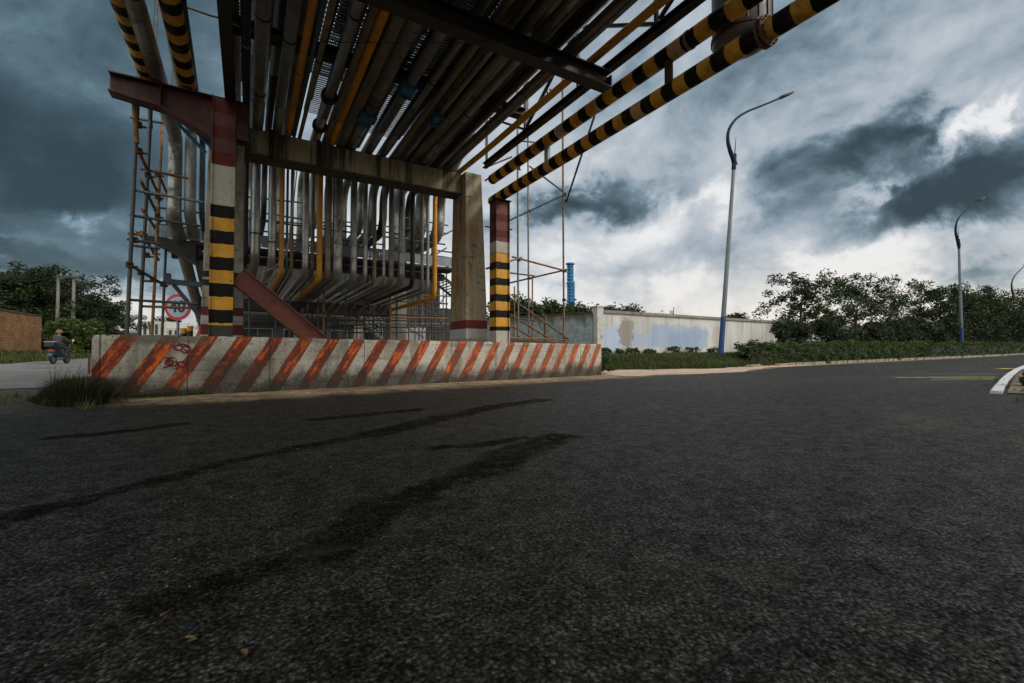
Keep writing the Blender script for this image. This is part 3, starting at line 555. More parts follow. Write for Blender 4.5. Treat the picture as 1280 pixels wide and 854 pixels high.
# grey drum hanging behind the guard pipes
dm = at_x(927, 40, 7.15); dr = thing('hanging_drum', 'big grey round bottomed drum hanging behind the striped guard pipes', 'drum', (7.15, dm.y, 5.92))
a = MB(); R0 = .46; a.tube([(7.15, dm.y, z) for z in (5.92, 5.925, 5.95, 6.02, 6.6, 7.9)], [R0*.3, R0*.72, R0*.93, R0, R0, R0], 36); obj('drum_shell', a, mat('drum_grey', (.15, .155, .155), (.10, .10, .10), 1.5, .5, .3, .1), dr)
a = MB()
for k in (2, 3, 4, 5): an = math.pi+.38*k; a.box((7.15+(R0+.004)*math.cos(an)-.014, dm.y+(R0+.004)*math.sin(an)-.014, 6.08), (7.15+(R0+.004)*math.cos(an)+.014, dm.y+(R0+.004)*math.sin(an)+.014, 7.9))
obj('stiffener', a, DARK, dr)
a = MB(); a.ring((7.15, dm.y, 6.07), (0, 0, 1), R0, R0+.02, .05, 36); obj('band', a, DARK, dr)

# ------------------------------------------------------------------ concrete portals
def tapered(mb, x0, x1, X0, X1, y0, y1, Y0, Y1, z0, z1):
    v = [(x0,y0,z0),(x1,y0,z0),(x1,y1,z0),(x0,y1,z0),(X0,Y0,z1),(X1,Y0,z1),(X1,Y1,z1),(X0,Y1,z1)]
    return mb.add(v, [(3,2,1,0),(4,5,6,7),(0,1,5,4),(1,2,6,5),(2,3,7,6),(3,0,4,7)])
def column_mat(name, c1, c2, zred, rust):
    m, t, b = new_mat(name); tc = t.node('ShaderNodeTexCoord').outputs['Object']; p = t.sep(tc); z = p[2]
    n = t.noise(t.stretch(tc, (1, 1, .3)), 1.6, 7, .70); n2 = t.noise(tc, 7, 6, .7); n3 = t.noise(tc, 34, 4, .7); n5 = t.noise(t.stretch(tc, (1, 1, .10)), 5, 5, .65)
    col = t.mix(t.ramp(n, .35, .66), c1, c2); col = t.mix(t.ramp(n2, .5, .72, 0, .55), col, tuple(v*.45 for v in c2))
    col = t.mix(t.m('MULTIPLY', t.ramp(n, .46, .60), t.ramp(n2, .32, .55)), col, rust); col = t.mix(t.ramp(t.noise(tc, 3.1, 7, .75), .55, .68, 0, .8), col, tuple(v*.35 for v in c2)); col = t.mix(t.ramp(n5, .52, .70, 0, .75), col, tuple(v*.25 for v in c2))
    wz = t.m('ADD', z, t.m('MULTIPLY', t.m('SUBTRACT', n2, .5), .12))
    wz = t.m('ADD', wz, t.m('MULTIPLY', t.m('SUBTRACT', t.noise(tc, .8, 2), .5), .9)); lift = t.ramp(t.m('ABSOLUTE', t.m('SUBTRACT', t.m('FRACT', t.m('DIVIDE', wz, .58)), .5)), .05, .0); lift = t.m('MULTIPLY', lift, t.ramp(t.noise(tc, 2.2, 4, .6), .48, .60)); col = t.mix(t.m('MULTIPLY', lift, .8), col, (.05, .038, .024))
    wv = t.m('ADD', z, t.m('MULTIPLY', t.m('SUBTRACT', n2, .5), .03))
    for lo, hi, c in zred: col = t.mix(t.m('MULTIPLY', t.m('GREATER_THAN', wv, lo), t.m('LESS_THAN', wv, hi)), col, t.mix(t.ramp(n2, .45, .7, 0, .6), c, tuple(v*.5 for v in c)))
    t.put(b.inputs['Base Color'], col); t.put(b.inputs['Roughness'], .88); b.inputs['Specular IOR Level'].default_value = .25
    t.put(b.inputs['Normal'], t.bump(t.m('SUBTRACT', t.m('ADD', n3, n2), lift), .5, .012)); return m
CW = (.46, .45, .42); CRd = (.17, .04, .035)
COLR = column_mat('stained_column', (.40, .345, .245), (.25, .22, .165), [(1.20, 1.50, CW), (1.50, 1.76, CRd)], (.34, .19, .07))
COLL = column_mat('grey_column', (.44, .41, .355), (.31, .285, .245), [(1.0, 1.18, CW), (1.18, 1.42, CRd), (1.42, 1.62, CW), (1.62, 1.82, CRd), (2.3, 2.44, (.03, .03, .03)), (2.5, 2.64, (.03, .03, .03))], (.24, .19, .12))
pf = thing('concrete_portal', 'tall concrete portal frame carrying the near end of the pipe bridge', 'portal frame', (2.8, 12.9, 0))
a = MB(); tapered(a, -.94, -.06, -.80, -.14, 12.4, 13.75, 12.5, 13.5, 0, 6.29); c_ = obj('column', a, COLL, pf, bevel=.02); c_['label'] = 'grey column behind the striped post'
a = MB(); tapered(a, 5.66, 6.44, 5.66, 6.20, 12.4, 13.75, 12.5, 13.45, 0, 6.27); c_ = obj('column', a, COLR, pf, bevel=.02); c_['label'] = 'tapered brown stained column'
a = MB(); a.box((-.1, 12.8, 5.68), (5.664, 13.3, 6.30)); obj('cross_beam', a, CONC, pf, bevel=.015)
a = MB(); a.box((-.1, 12.74, 5.645), (5.655, 13.34, 5.678)); obj('beam_lip', a, mat('dark_lip_concrete', (.11, .10, .075), (.07, .065, .05), 2, .85, 0, .3), pf)  # lip in a darker concrete colour along the beam's lower edge
for (x, y) in ((339, 190), (398, 205)): q = at_y(x, y, 12.8); a = MB(); a.box((q.x-.05, 12.72, 5.62), (q.x+.05, 12.797, 6.34)); obj('clamp_strap', a, DARK, pf)
p2 = thing('concrete_portal', 'low dark concrete portal behind the bent pipes with a pale pillar', 'portal frame', (2.8, 20.6, 0))
a = MB(); a.box((5.6, 20.5, 0), (6.35, 21.3, 3.6)); obj('column', a, CONC2, p2, bevel=.02)
a = MB(); a.box((-1.2, 20.5, 0), (-.5, 21.3, 3.3)); obj('column', a, CONC2, p2, bevel=.02)
a = MB(); a.box((-1.6, 20.2, 2.42), (5.59, 20.8, 2.86)); obj('cross_beam', a, mat('black_beam', (.05, .045, .038), (.03, .028, .024), 1.5, .85, 0, .3), p2, bevel=.01)
p3 = thing('concrete_portal', 'farthest low concrete portal under the running pipes', 'portal frame', (2.8, 28, 0))
for x in (-1, 2.6, 5.8):
    a = MB(); a.box((x-.3, 28, 0), (x+.3, 28.6, 2.4)); obj('column', a, CONC2, p3)
a = MB(); a.box((-1.6, 27.95, 2.42), (6.6, 28.65, 2.86)); obj('cross_beam', a, MATS['black_beam'], p3)

# ------------------------------------------------------------------ pipes of the bridge
PG = 'pipes running overhead along the bridge'
Y0 = -16.0
def drop_pipe(xl, xr, m, label, Yv=15.0, zt=None, zb=3.05, R=.35, yend=27.6, tier=0, y250=250, bands=(), name='overhead_pipe', dx=0):
    """a pipe: overhead along Y, down at Yv, then away along Y at zb"""
    c = at_y((xl+xr)/2, y250, Yv); u0 = at_y(xl, y250, Yv); u1 = at_y(xr, y250, Yv)
    r = (u1-u0).length/2*.94; r = max(.03, r); x = c.x; z = zt if zt else 6.315+r+.02
    t = thing(name, label, 'pipe', (x, Yv, zb), PG)
    path = [(x+dx, Y0, z), (x+dx, 11.5, z), (x, Yv, z), (x, Yv, zb+r), (x-.012*(yend-Yv), yend, zb+r)]
    a = MB(); a.tube(fillet(path, max(R, r*2.6), 7), r, 14 if r < .1 else 20); obj('pipe_body', a, m, t)
    for (kind, at, mm) in bands:
        a = MB()
        if kind == 'v': a.ring((x, Yv, at), (0, 0, 1), r-.002, r+.007, .04, 20); obj('clad_band', a, mm, t)
        elif kind == 'h': a.ring((x, at, z), (0, 1, 0), r-.002, r+.008, .045, 20); obj('clad_band', a, mm, t)
        elif kind == 'f': a.ring((x, at-.04, z), (0, 1, 0), r-.002, r+.075, .05, 24); a.ring((x, at+.04, z), (0, 1, 0), r-.002, r+.075, .05, 24); obj('flange', a, mm, t)
        elif kind == 'valve':
            a = MB(); a.cbox((x, at, z+.02), (r*2.6, .34, r*2.6)); a.ring((x, at, z+r+.42), (0, 0, 1), .11, .16, .03, 20); a.tube([(x, at, z+r), (x, at, z+r+.42)], .025, 8); a.ring((x, at-.2, z), (0, 1, 0), r-.002, r+.07, .04, 20); a.ring((x, at+.2, z), (0, 1, 0), r-.002, r+.07, .04, 20)
            vo = obj('valve', a, BLUEM, t); vo['label'] = 'blue valve'
    return t
V = 'v'
drop_pipe(303, 311, DARK, 'dark pipe right beside the near striped column', zb=3.3, bands=[('h', 9.5, BROWN)])
drop_pipe(313, 326, METAL, 'bright clad pipe leftmost of the shiny drops', zb=3.3, bands=[('v', 4.2, DARK), ('v', 3.9, METAL), ('h', 8.6, DARK), ('h', 11.2, DARK)])
drop_pipe(335, 346, METAL, 'shiny clad pipe dropping just left of the thin orange pipe', zb=3.25, bands=[('v', 4.0, DARK), ('h', 9.0, DARK)])
drop_pipe(349, 356, ORANGE, 'leftmost thin orange pipe', zb=3.05, bands=[('h', 10, ORANGE)])
drop_pipe(357.5, 361, BLUEG, 'very thin bluish pipe next to the leftmost orange pipe', zb=3.1)
drop_pipe(363, 367.5, OLIVE, 'thin olive yellow pipe behind the hanging cables', zb=3.1, bands=[('h', 9.3, DARK)])
drop_pipe(378, 387, METAL, 'grey metallic pipe with two dark flanges near the cross beam', zb=3.1, bands=[('f', 10.6, DARK), ('f', 12.1, DARK), ('h', 7.8, DARK)])
drop_pipe(388.5, 394, BROWN, 'thin brown pipe just left of the middle orange pipe', zb=3.15, Yv=15.3)
drop_pipe(396, 404, ORANGE, 'middle orange pipe with a bright yellow lower bend', zb=2.95, bands=[('v', 3.7, ORANGE)])
drop_pipe(406, 415, BROWN, 'brownish wide pipe just right of the middle orange pipe', zb=3.0)
drop_pipe(416, 429, GREY, 'thick grey pipe with a bright lower bend', zb=2.98, bands=[('v', 4.1, METAL), ('h', 10.4, DARK), ('valve', 11.0, BLUEM)])
drop_pipe(438, 447, GREY, 'grey pipe right of the widest sky gap', zb=3.0, bands=[('v', 3.9, METAL), ('valve', 9.4, BLUEM)])
drop_pipe(454, 460, GREY, 'slim grey pipe with a tight bend left of centre', zb=3.0, bands=[('h', 8.9, DARK)])
drop_pipe(466, 471, OLIVE, 'slim olive grey pipe in the middle of the drops', zb=2.98)
drop_pipe(478, 482.5, GREY, 'slimmest grey pipe in the middle of the drops', zb=3.0, bands=[('valve', 10.2, BLUEM)])
drop_pipe(486, 493, BROWN, 'brown grey pipe left of the thick pipe with a wide bend', zb=2.95)
drop_pipe(498, 506.5, GREY, 'thick grey pipe with a wide pale bend left of the black pipe', zb=2.95, bands=[('v', 3.9, METAL), ('h', 9.7, DARK)], R=.5)
drop_pipe(513, 519, BLACKP, 'black pipe standing among the grey ones', zb=2.95)
drop_pipe(526, 530, BROWN, 'slim brown pipe right of the black pipe', zb=2.9, dx=-.04)
drop_pipe(533, 537, PALE, 'slim pale pipe next to the rightmost orange pipe', zb=2.85, dx=-.12)
drop_pipe(541, 546.5, ORANGE, 'rightmost orange pipe along the edge of the bridge', zb=2.62, dx=.06, bands=[('h', 8.0, ORANGE)])
# second tier: wide pipes higher up that bend behind the walkway
BK = dict(Yv=17.6, zt=7.12, zb=5.3, R=.95, yend=33)
drop_pipe(386, 399, PALE, 'pale thick upper pipe bending behind the middle orange pipe', **BK)
drop_pipe(446, 456, GREY, 'grey upper pipe bending left of centre above the walkway', **BK)
drop_pipe(460, 471, METAL, 'bright upper pipe bending behind the slim pipes', **BK)
drop_pipe(474, 484, DARK, 'dark upper pipe bending behind the slimmest pipe', **BK)
drop_pipe(519, 534, GREY, 'wide grey upper pipe behind the black pipe', dx=-.95, **BK)
drop_pipe(541, 556, GREY, 'wide grey upper pipe curving behind the rightmost orange pipe', dx=-1.5, **BK)
drop_pipe(326, 334, DARK, 'dark upper pipe between the shiny drops', **BK)
BK2 = dict(Yv=19.6, zt=7.5, zb=4.9, R=.9, yend=34)
drop_pipe(371, 381, GREY, 'grey far pipe filling the gap right of the olive pipe', **BK2)
drop_pipe(404, 418, METAL, 'bright far pipe glimpsed behind the thick grey drop', **BK2)
drop_pipe(424, 434, BROWN, 'brown far pipe left of the widest sky gap', **BK2)
drop_pipe(488, 502, PALE, 'pale far pipe bending behind the brown grey drop', dx=-.8, **BK2)
drop_pipe(506, 515, DARK, 'dark far pipe right beside the black pipe', dx=-1.1, **BK2)
drop_pipe(340, 350, PALE, 'pale far pipe behind the leftmost orange pipe', **BK2)
drop_pipe(308, 318, METAL, 'bright far pipe closest to the near column', **BK2)
# two thick pipes that come down outside the grey column and slope away
def side_pipe(x, xv, r, m, label, zt, zb, yv, ye, ze):
    t = thing('overhead_pipe', label, 'pipe', (xv, yv, zb), PG)
    a = MB(); a.tube(fillet([(x, Y0, zt), (xv, yv, zt), (xv, yv, zb), (xv+.15, ye, ze)], .45, 8), r, 22); obj('pipe_body', a, m, t)
    for y in (3.5, 9.2): a = MB(); a.ring((x+(xv-x)*(y-Y0)/(yv-Y0), y, zt), (0, 1, 0), r-.002, r+.008, .05, 22); obj('clad_band', a, DARK, t)
    for z in (4.9, 5.6): a = MB(); a.ring((xv, yv, z), (0, 0, 1), r-.002, r+.006, .04, 22); obj('clad_band', a, m, t)
    return t
side_pipe(-1.52, -1.72, .165, GREY, 'thick grey pipe outside the bridge, dropping between the scaffold and the column', 6.56, 4.35, 15, 24, 1.6)
side_pipe(-.80, -1.38, .135, PALE, 'pale thick pipe dropping just left of the near grey column', 6.9, 4.5, 15, 24, 1.7)
side_pipe(-.55, -1.13, .07, BLUEG, 'thin bluish pipe half hidden behind the near grey column', 6.7, 4.6, 15.2, 24, 1.8)
# straight wide pipes of the bridge that run on above the concrete beam
def straight(xl, xr, z, m, label, y1=15.6, yref=0, wide=1.0):
    dz = z-CAMH; c = at_z((xl+xr)/2, yref, z); e = at_z(xr, yref, z)-at_z(xl, yref, z); r = abs(e.x-e.y*0)/2*.86*wide
    t = thing('overhead_pipe', label, 'pipe', (c.x, y1, z), PG); a = MB(); a.tube([(c.x, Y0, z), (c.x, 4, z), (c.x, y1, z)], r, 22); obj('pipe_body', a, m, t)
    for y in (5.2, 9.1): a = MB(); a.ring((c.x, y, z), (0, 1, 0), r-.002, r+.008, .04, 22); obj('clad_band', a, DARK, t)
    return t
straight(317, 344, 6.62, GREY, 'wide dull grey overhead pipe left of the leftmost orange pipe', 13.0)
straight(500, 524, 6.56, GREY, 'wide grey overhead pipe right of the middle orange pipe', 13.4)
straight(640, 670, 6.62, BROWN, 'widest brownish overhead pipe of the right hand half', 13.2)
straight(678, 712, 6.62, GREY, 'wide grey overhead pipe with a bright slit along its left edge', 13.2)
straight(735, 757, 6.56, BROWN, 'brown overhead pipe beside the lattice girder', 13.4)
straight(768, 786, 6.50, GREY, 'grey overhead pipe just inside the rightmost orange pipe', 13.2)
straight(345, 366, 7.3, PALE, 'pale upper pipe above the leftmost orange pipe', 13)

for xl, xr, z, m, lab in [(284, 300, 6.95, GREY, 'grey upper pipe right beside the near side girder'), (392, 406, 7.0, BLUEG, 'bluish upper pipe right of the leftmost orange pipe'), (446, 462, 7.05, GREY, 'dull grey upper pipe left of the middle orange pipe'), (486, 499, 7.0, BROWN, 'brown upper pipe right of the middle orange pipe'),
                       (532, 552, 7.1, GREY, 'thick grey upper pipe above the blue valves'), (566, 582, 7.0, PALE, 'pale upper pipe in the middle of the bridge'), (596, 622, 7.1, OLIVE, 'thick olive upper pipe right of the middle of the bridge'), (716, 734, 7.0, GREY, 'grey upper pipe left of the brown edge pipe')]:
    straight(xl, xr, z, m, lab, 14.2)
# steel girders along both sides and cross beams under the pipes
def girder(x, y0, y1, zb, zt, label, step=2.2, br=True, cw=.20, ch=.27):
    t = thing('lattice_girder', label, 'girder', (x, y1, zb))
    a = MB(); a.ibeam((x, y0, zb), (x, y1, zb), cw, ch); obj('bottom_chord', a, DARK, t)
    a = MB(); a.beam((x, y0, zt), (x, y1, zt), .05, .07); obj('top_chord', a, DARK, t)
    y = y1-.15; k = 0
    while y > y0:
        a = MB(); a.beam((x, y, zb+ch/2+.002), (x, y, zt-.037), .06, .06); obj('post', a, DARK, t)
        if y-step > y0 and br:
            a = MB(); p0, p1 = ((x, y-.07, zb+.16), (x, y-step+.07, zt-.12)) if k % 2 else ((x, y-.07, zt-.12), (x, y-step+.07, zb+.16)); a.beam(p0, p1, .06, .06); obj('brace', a, DARK, t)
        y -= step; k += 1
    return t
girder(6.2, -15.8, 12.3, 6.47, 8.0, 'dark lattice girder between the orange pipe and the striped guard pipes', cw=.14, ch=.16)
girder(-.38, -15.8, 12.3, 6.45, 8.0, 'dark lattice girder above the near striped column')
XB = 'steel cross beams under the bridge'
def xbeam(y, x0, x1, z, label, h=.32):
    t = thing('cross_beam_assembly', label, 'beam', ((x0+x1)/2, y, z-h), XB)
    a = MB(); a.ibeam((x0, y, z-h/2), (x1, y, z-h/2), .26, h); obj('girder_body', a, DARK, t)
    a = MB(); a.box((x1-.012, y-.13, z-h), (x1+.012, y+.13, z-.08)); obj('end_plate', a, DARK, t); return t
xbeam(6.72, -1.0, 6.10, 6.283, 'heavy dark steel cross beam under the pipes ending below the girder')
for y, z in ((9.6, 6.86), (3.4, 6.86), (14.3, 6.9)): 
    xbeam(y, -.3, 5.95, z, {9.6: 'dark upper cross beam crossing above the lower pipes before the portal', 3.4: 'dark upper cross beam crossing above the nearest stretch of pipes', 14.3: 'dark upper cross beam just behind the concrete beam'}[y], .2)
# cable trays on top of everything: ladders with closely spaced rungs, a few with cables
TG = 'ladder cable trays above the pipes'
def tray(x, w, z, label, y0=-15.5, y1=14.0, cables=0, pitch=.10):
    t = thing('cable_tray', label, 'cable tray', (x, y1, z), TG)
    a = MB()
    for s_ in (-1, 1): a.box((x+s_*w/2-.012, y0, z), (x+s_*w/2+.012, y1, z+.11))
    obj('side_rail', a, TRAY, t); a = MB(); y = y0+.05
    while y < y1-.05: a.box((x-w/2+.013, y, z+.01), (x+w/2-.013, y+.035, z+.03)); y += pitch
    obj('rung_set', a, TRAY, t)
    for k in range(cables):
        a = MB(); cx = x-w/2+.07+k*.055+random.uniform(-.01, .01); a.tube([(cx+random.uniform(-.012, .012), yy, z+.055) for yy in np.arange(y0, y1, 1.2)], random.uniform(.014, .024), 7); obj('cable', a, BLACKP, t)
    return t
TX = [(-.05, .42, 3, 'cable tray nearest to the near side girder'), (.48, .34, 0, 'empty narrow tray above the shiny pipes'), (.98, .5, 2, 'wide tray right of the leftmost orange pipe'), (1.55, .45, 2, 'tray left of the middle orange pipe'),
      (2.12, .45, 0, 'empty tray right of the middle orange pipe'), (2.68, .42, 3, 'tray above the blue valves'), (3.22, .5, 0, 'empty tray in the middle of the bridge'), (3.8, .5, 0, 'wide bright tray right of the middle of the bridge'), (4.4, .45, 2, 'tray above the widest brown pipe'), (4.95, .4, 3, 'tray left of the grey edge pipes')]
for x, w, c, lab in TX: tray(x, w, 7.45 if c == 0 else 7.62, lab, cables=c)
# roof grating over the bridge
gt = thing('bridge_grating', 'steel grating walkway deck covering the top of the pipe bridge', 'grating', (2.8, 13, 8.1))
a = MB()
for x in np.arange(-.2, 5.35, .042): a.box((x, -15.5, 8.10), (x+.019, 12.8, 8.13))
for y in np.arange(-15.4, 12.8, .16): a.box((-.25, y, 8.132), (5.4, y+.05, 8.15))
obj('bar_grid', a, TRAY, gt)
for x0, x1, y1 in ((-.2, .62, 12.6), (.62, 1.3, 8.3), (1.62, 2.0, 11), (2.3, 2.85, 12), (3.05, 3.5, 10), (3.9, 4.3, 11.4), (4.55, 5.05, 12.5)):
    a = MB(); a.box((x0, -15.4, 8.16), (x1-.01, y1, 8.18)); obj('cover_plate', a, DARK, gt)
# hangers and odds and ends under the bridge
hc = MB(); hc.tube(fillet([at_y(368, 214, 12.6), at_y(366, 250, 12.6), at_y(361, 300, 12.6), at_y(352, 330, 12.6), at_y(322, 343, 12.6)], .9, 6), .016, 7)
CBL = mat('pale_cable', (.36, .30, .19), (.26, .21, .13), 4, .6)
tag(obj('hanging_cable', hc, CBL), 'pale cable sagging from the beam down behind the red brace', 'cable', 'cables hanging from the concrete beam')
hc = MB(); hc.tube(fillet([at_y(371, 214, 12.7), at_y(365, 270, 12.7), at_y(360, 312, 12.7), at_y(345, 342, 12.7), at_y(330, 354, 12.7)], .9, 6), .014, 7)
tag(obj('hanging_cable', hc, CBL), 'thinner pale cable hanging next to the olive pipe in a wide curve', 'cable', 'cables hanging from the concrete beam')
ow = MB(); ow.tube([at_d(398+i*37, 52.6+.9*math.sin(i*.4), 7.6) for i in range(9)], .006, 6); tag(obj('overhead_wire', ow, BLACKP), 'thin black wire strung across under the overhead pipes', 'wire')
sw = MB(); sw.tube(fillet([at_d(222, 5, 8.0), at_d(237, 10, 8.0), at_d(262, 19, 8.1), at_d(281, 24, 8.2)], .3, 4), .022, 8); tag(obj('bent_rod', sw, BROWN), 'short bent rod reaching from the worn guard pipe to the girder', 'rod')

# ------------------------------------------------------------------ walkway behind the drops
def perforated():
    m, t, b = new_mat('perforated_sheet'); tc = t.node('ShaderNodeTexCoord').outputs['Object']; p = t.sep(tc)
    def cell(v, k): return t.m('ABSOLUTE', t.m('SUBTRACT', t.m('FRACT', t.m('ADD', t.m('DIVIDE', v, k), 40)), .5))
    hole = t.m('MULTIPLY', t.m('LESS_THAN', cell(p[0], .062), .17), t.m('LESS_THAN', cell(p[2], .062), .17))
    hole = t.m('MULTIPLY', hole, t.m('LESS_THAN', t.m('FRACT', t.m('ADD', t.m('DIVIDE', p[0], .48), 40)), .62))
    b.inputs['Base Color'].default_value = (.20, .225, .24, 1); b.inputs['Roughness'].default_value = .55; b.inputs['Metallic'].default_value = .3
    t.put(b.inputs['Alpha'], t.m('SUBTRACT', 1, hole)); return m
PERF = perforated()
wk_ = thing('walkway_platform', 'steel walkway with a perforated toe board running behind the pipe drops', 'walkway', (2, 16.5, 3.9))
a = MB(); a.box((-2.4, 15.93, 4.02), (6.9, 15.945, 4.36)); obj('toe_board', a, PERF, wk_)
a = MB(); a.box((-2.2, 15.95, 3.92), (6.9, 16.9, 4.0)); a.add([(-2.7, 15.951, 4.12), (-1.3, 15.951, 3.915), (-1.3, 15.951, 3.40), (-2.7, 16.9, 4.12), (-1.3, 16.9, 3.915), (-1.3, 16.9, 3.40)], [(0,2,1), (3,4,5), (0,3,5,2), (0,1,4,3), (1,2,5,4)]); obj('deck', a, DARK, wk_)
for x in (-2.3, .2, 2.8, 5.2):
    a = MB(); a.beam((x, 16.95, 4.0), (x, 16.95, 5.1), .05, .05); obj('handrail_post', a, DARK, wk_)
a = MB(); a.beam((-2.4, 16.95, 5.1), (6.8, 16.95, 5.1), .05, .05); a.beam((-2.4, 16.95, 4.6), (6.8, 16.95, 4.6), .04, .04); obj('handrail', a, DARK, wk_)
a = MB(); a.box((-2.0, 17.01, 3.66), (6.8, 17.25, 3.91)); obj('carrier_beam', a, DARK, wk_)
bb = thing('blue_bracket', 'blue steel bracket with a diagonal arm left of the near grey column', 'bracket', (-1.4, 13.0, 2.6))
a = MB(); q0, q1 = at_y(211, 352, 13.2), at_y(252, 356, 13.2); a.beam(q0, q1, .1, .12); obj('arm', a, mat('dark_blue_steel', (.03, .06, .085), (.02, .045, .06), 2, .5), bb)
a = MB(); a.beam(at_y(217, 356, 13.26), at_y(250, 396, 13.26), .07, .09); obj('diagonal_strut', a, MATS['dark_blue_steel'], bb)
a = MB(); a.beam(at_y(211, 356, 13.2), at_y(210, 342, 13.2), .1, .12); obj('end_plate', a, MATS['dark_blue_steel'], bb)
b3 = thing('blue_bracket', 'pair of blue struts under the red cantilever', 'bracket', (-1.2, 12.6, 5.3))
a = MB(); a.beam(at_y(222, 154, 12.6), at_y(257, 191, 12.6), .05, .07); obj('strut', a, BLUEM, b3)
a = MB(); a.beam(at_y(236, 152, 12.3), at_y(266, 183, 12.3), .07, .14); obj('strut', a, BLUEM, b3)

# ------------------------------------------------------------------ scaffolds
def tubepart(t, name, a_, b_, r=.03, m=TUBE):
    a = MB(); a.tube([a_, b_], r, 10); return obj(name, a, m, t)
def coupler(t, p, s=.06):
    a = MB(); p = Vector(p); a.cbox(p, (s*1.5, s*1.5, s*1.5)); a.cbox(p+Vector((0, -s*.9, s*.3)), (s*.5, s*1.6, s*.5)); a.cbox(p+Vector((s*.9, 0, -s*.4)), (s*1.9, s*.45, s*.45)); return obj('coupler', a, CLAMP, t)
sc = thing('scaffold', 'tall leaning tube scaffold left of the near striped column', 'scaffold', (-2.1, 14, 0))
SX = -2.13; LEAN = .035
def lp(px, py, Y): return at_y(px, py, Y)
std = []
for i, (pb, yb, pt, yt, Y, m) in enumerate([(158.5, 418, 172, 130, 12.3, TUBED), (174, 418, 189, 130, 13.5, TUBED), (190, 418, 204, 130, 15.2, TUBER), (202.5, 418, 215, 130, 16.7, TUBED)]):
    b_, t_ = lp(pb, yb, Y), lp(pt, yt, Y); d = t_-b_; b0_ = b_-d*(b_.z/d.z); t0_ = b_+d*1.02 if i == 2 else b_+d*1.55
    tubepart(sc, 'standard', b0_, t0_, .038 if i < 2 else .036, m); std.append((b0_, (t0_-b0_)/(t0_.z-b0_.z)))
def on(i, z): b_, d = std[i]; return b_+d*z
zz = lambda py, i, Y: lp(170, py, Y).z
for i0, x0, y0, x1, y1, Y, m in [(0, 164, 237, 254, 253, 12.36, TUBE), (0, 162, 269, 252, 283, 12.36, TUBED), (0, 160, 292, 180, 294, 12.36, TUBER), (0, 159, 299, 200, 305, 12.36, TUBED), (0, 166, 307, 200, 311, 12.9, TUBED),
                             (1, 175, 211, 235, 223, 13.56, TUBER), (0, 163, 375, 247, 380, 12.36, TUBED), (1, 177, 383, 240, 385, 13.56, TUBER), (2, 190, 317, 200, 318, 15.2, TUBER), (3, 178, 351, 246, 356, 15.26, TUBED), (1, 163, 147, 222, 157, 14.2, TUBED)]:
    tubepart(sc, 'ledger', lp(x0, y0, Y), lp(x1, y1, Y), .030, m)
for (x0, y0, x1, y1, Ya, Yb) in [(173, 188, 201, 250, 12.25, 16.4), (176, 226, 201, 277, 12.9, 16.6), (178, 262, 196, 288, 13.4, 16.3), (196, 213, 210, 245, 15.1, 16.8), (160, 330, 208, 358, 12.25, 16.6), (176, 290, 198, 325, 13.4, 16.6)]:
    tubepart(sc, 'transom', lp(x0, y0, Ya), lp(x1, y1, Yb), .036, TUBER)
for (x, y, Y) in [(174, 189, 12.3), (185, 219, 13.5), (197, 218, 15.1), (184, 241, 13.5), (197, 246, 15.1), (197, 270, 15.1), (162, 331, 12.25), (176, 341, 13.5), (191, 349, 15.2), (203, 356, 16.3), (197, 274, 16.6), (168, 300, 12.4), (183, 319, 13.5), (173, 156, 12.3)]:
    coupler(sc, lp(x, y, Y), .075)
tubepart(sc, 'hanging_tube', lp(167, 124, 12.15), lp(171, 179, 12.15), .045, TUBER); tubepart(sc, 'hanging_tube', lp(186.5, 130, 12.9), lp(188.5, 160, 12.9), .04, TUBED)
sr_ = thing('scaffold', 'open tube scaffold bay on the right end of the striped barrier', 'scaffold', (8.8, 13.5, 0))
A1, A2, A3, A4 = (8.05, 13.2), (9.62, 12.95), (8.9, 14.9), (7.6, 14.9)
for (px, ytop, Y, m) in [(648, -40, 13.3, TUBE), (705, 95, 12.95, TUBER), (661, -40, 14.9, TUBE)]:
    q = at_y(px, 420, Y); e = at_y(px-2, ytop, Y); tubepart(sr_, 'standard', (q.x, q.y, .05), e, .034, m)
for (px, y0, y1, Y) in [(665.5, 346, 424, 15.6), (643, 358, 410, 17), (682, 394, 416, 16)]:
    q = at_y(px, y1, Y); e = at_y(px, y0, Y); tubepart(sr_, 'standard', (q.x, q.y, .05), e, .03, TUBER)
for (x0, y0, Ya, x1, y1, Yb, m) in [(640, 321, 13.2, 708, 339, 12.9, TUBER), (608, 336, 11.95, 652, 322, 13.3, TUBER), (632, 355, 15, 709, 337, 12.9, TUBER), (636, 341, 14.9, 668, 345, 14.9, TUBED), (636, 276, 13.4, 706, 243, 12.9, TUBED), (662, 208, 14.9, 708, 243, 12.9, TUBED), (606, 283, 15.3, 640, 287, 15, TUBED), (606, 226, 14, 652, 196, 13.3, TUBED),
                                  (634, 422, 13, 708, 425, 12.9, TUBER), (606, 210, 15, 640, 196, 14.9, TUBED), (630, 395, 14.8, 668, 401, 15.5, TUBED), (640, 175, 14.9, 668, 178, 14.9, TUBED), (640, 110, 14.9, 705, 88, 13, TUBED), (645, 60, 13.3, 664, 66, 14.9, TUBED)]:
    tubepart(sr_, 'ledger', at_y(x0, y0, Ya), at_y(x1, y1, Yb), .031, m)
for (x0, y0, Ya, x1, y1, Yb) in [(634, 370, 15.6, 711, 424, 12.9), (634, 391, 15, 688, 424, 13), (640, 408, 15, 668, 424, 14)]: tubepart(sr_, 'brace', at_y(x0, y0, Ya), at_y(x1, y1, Yb), .032, TUBER)
tubepart(sr_, 'brace', at_y(708, 252, 12.85), at_y(746, 136, 10.2), .034, TUBED)
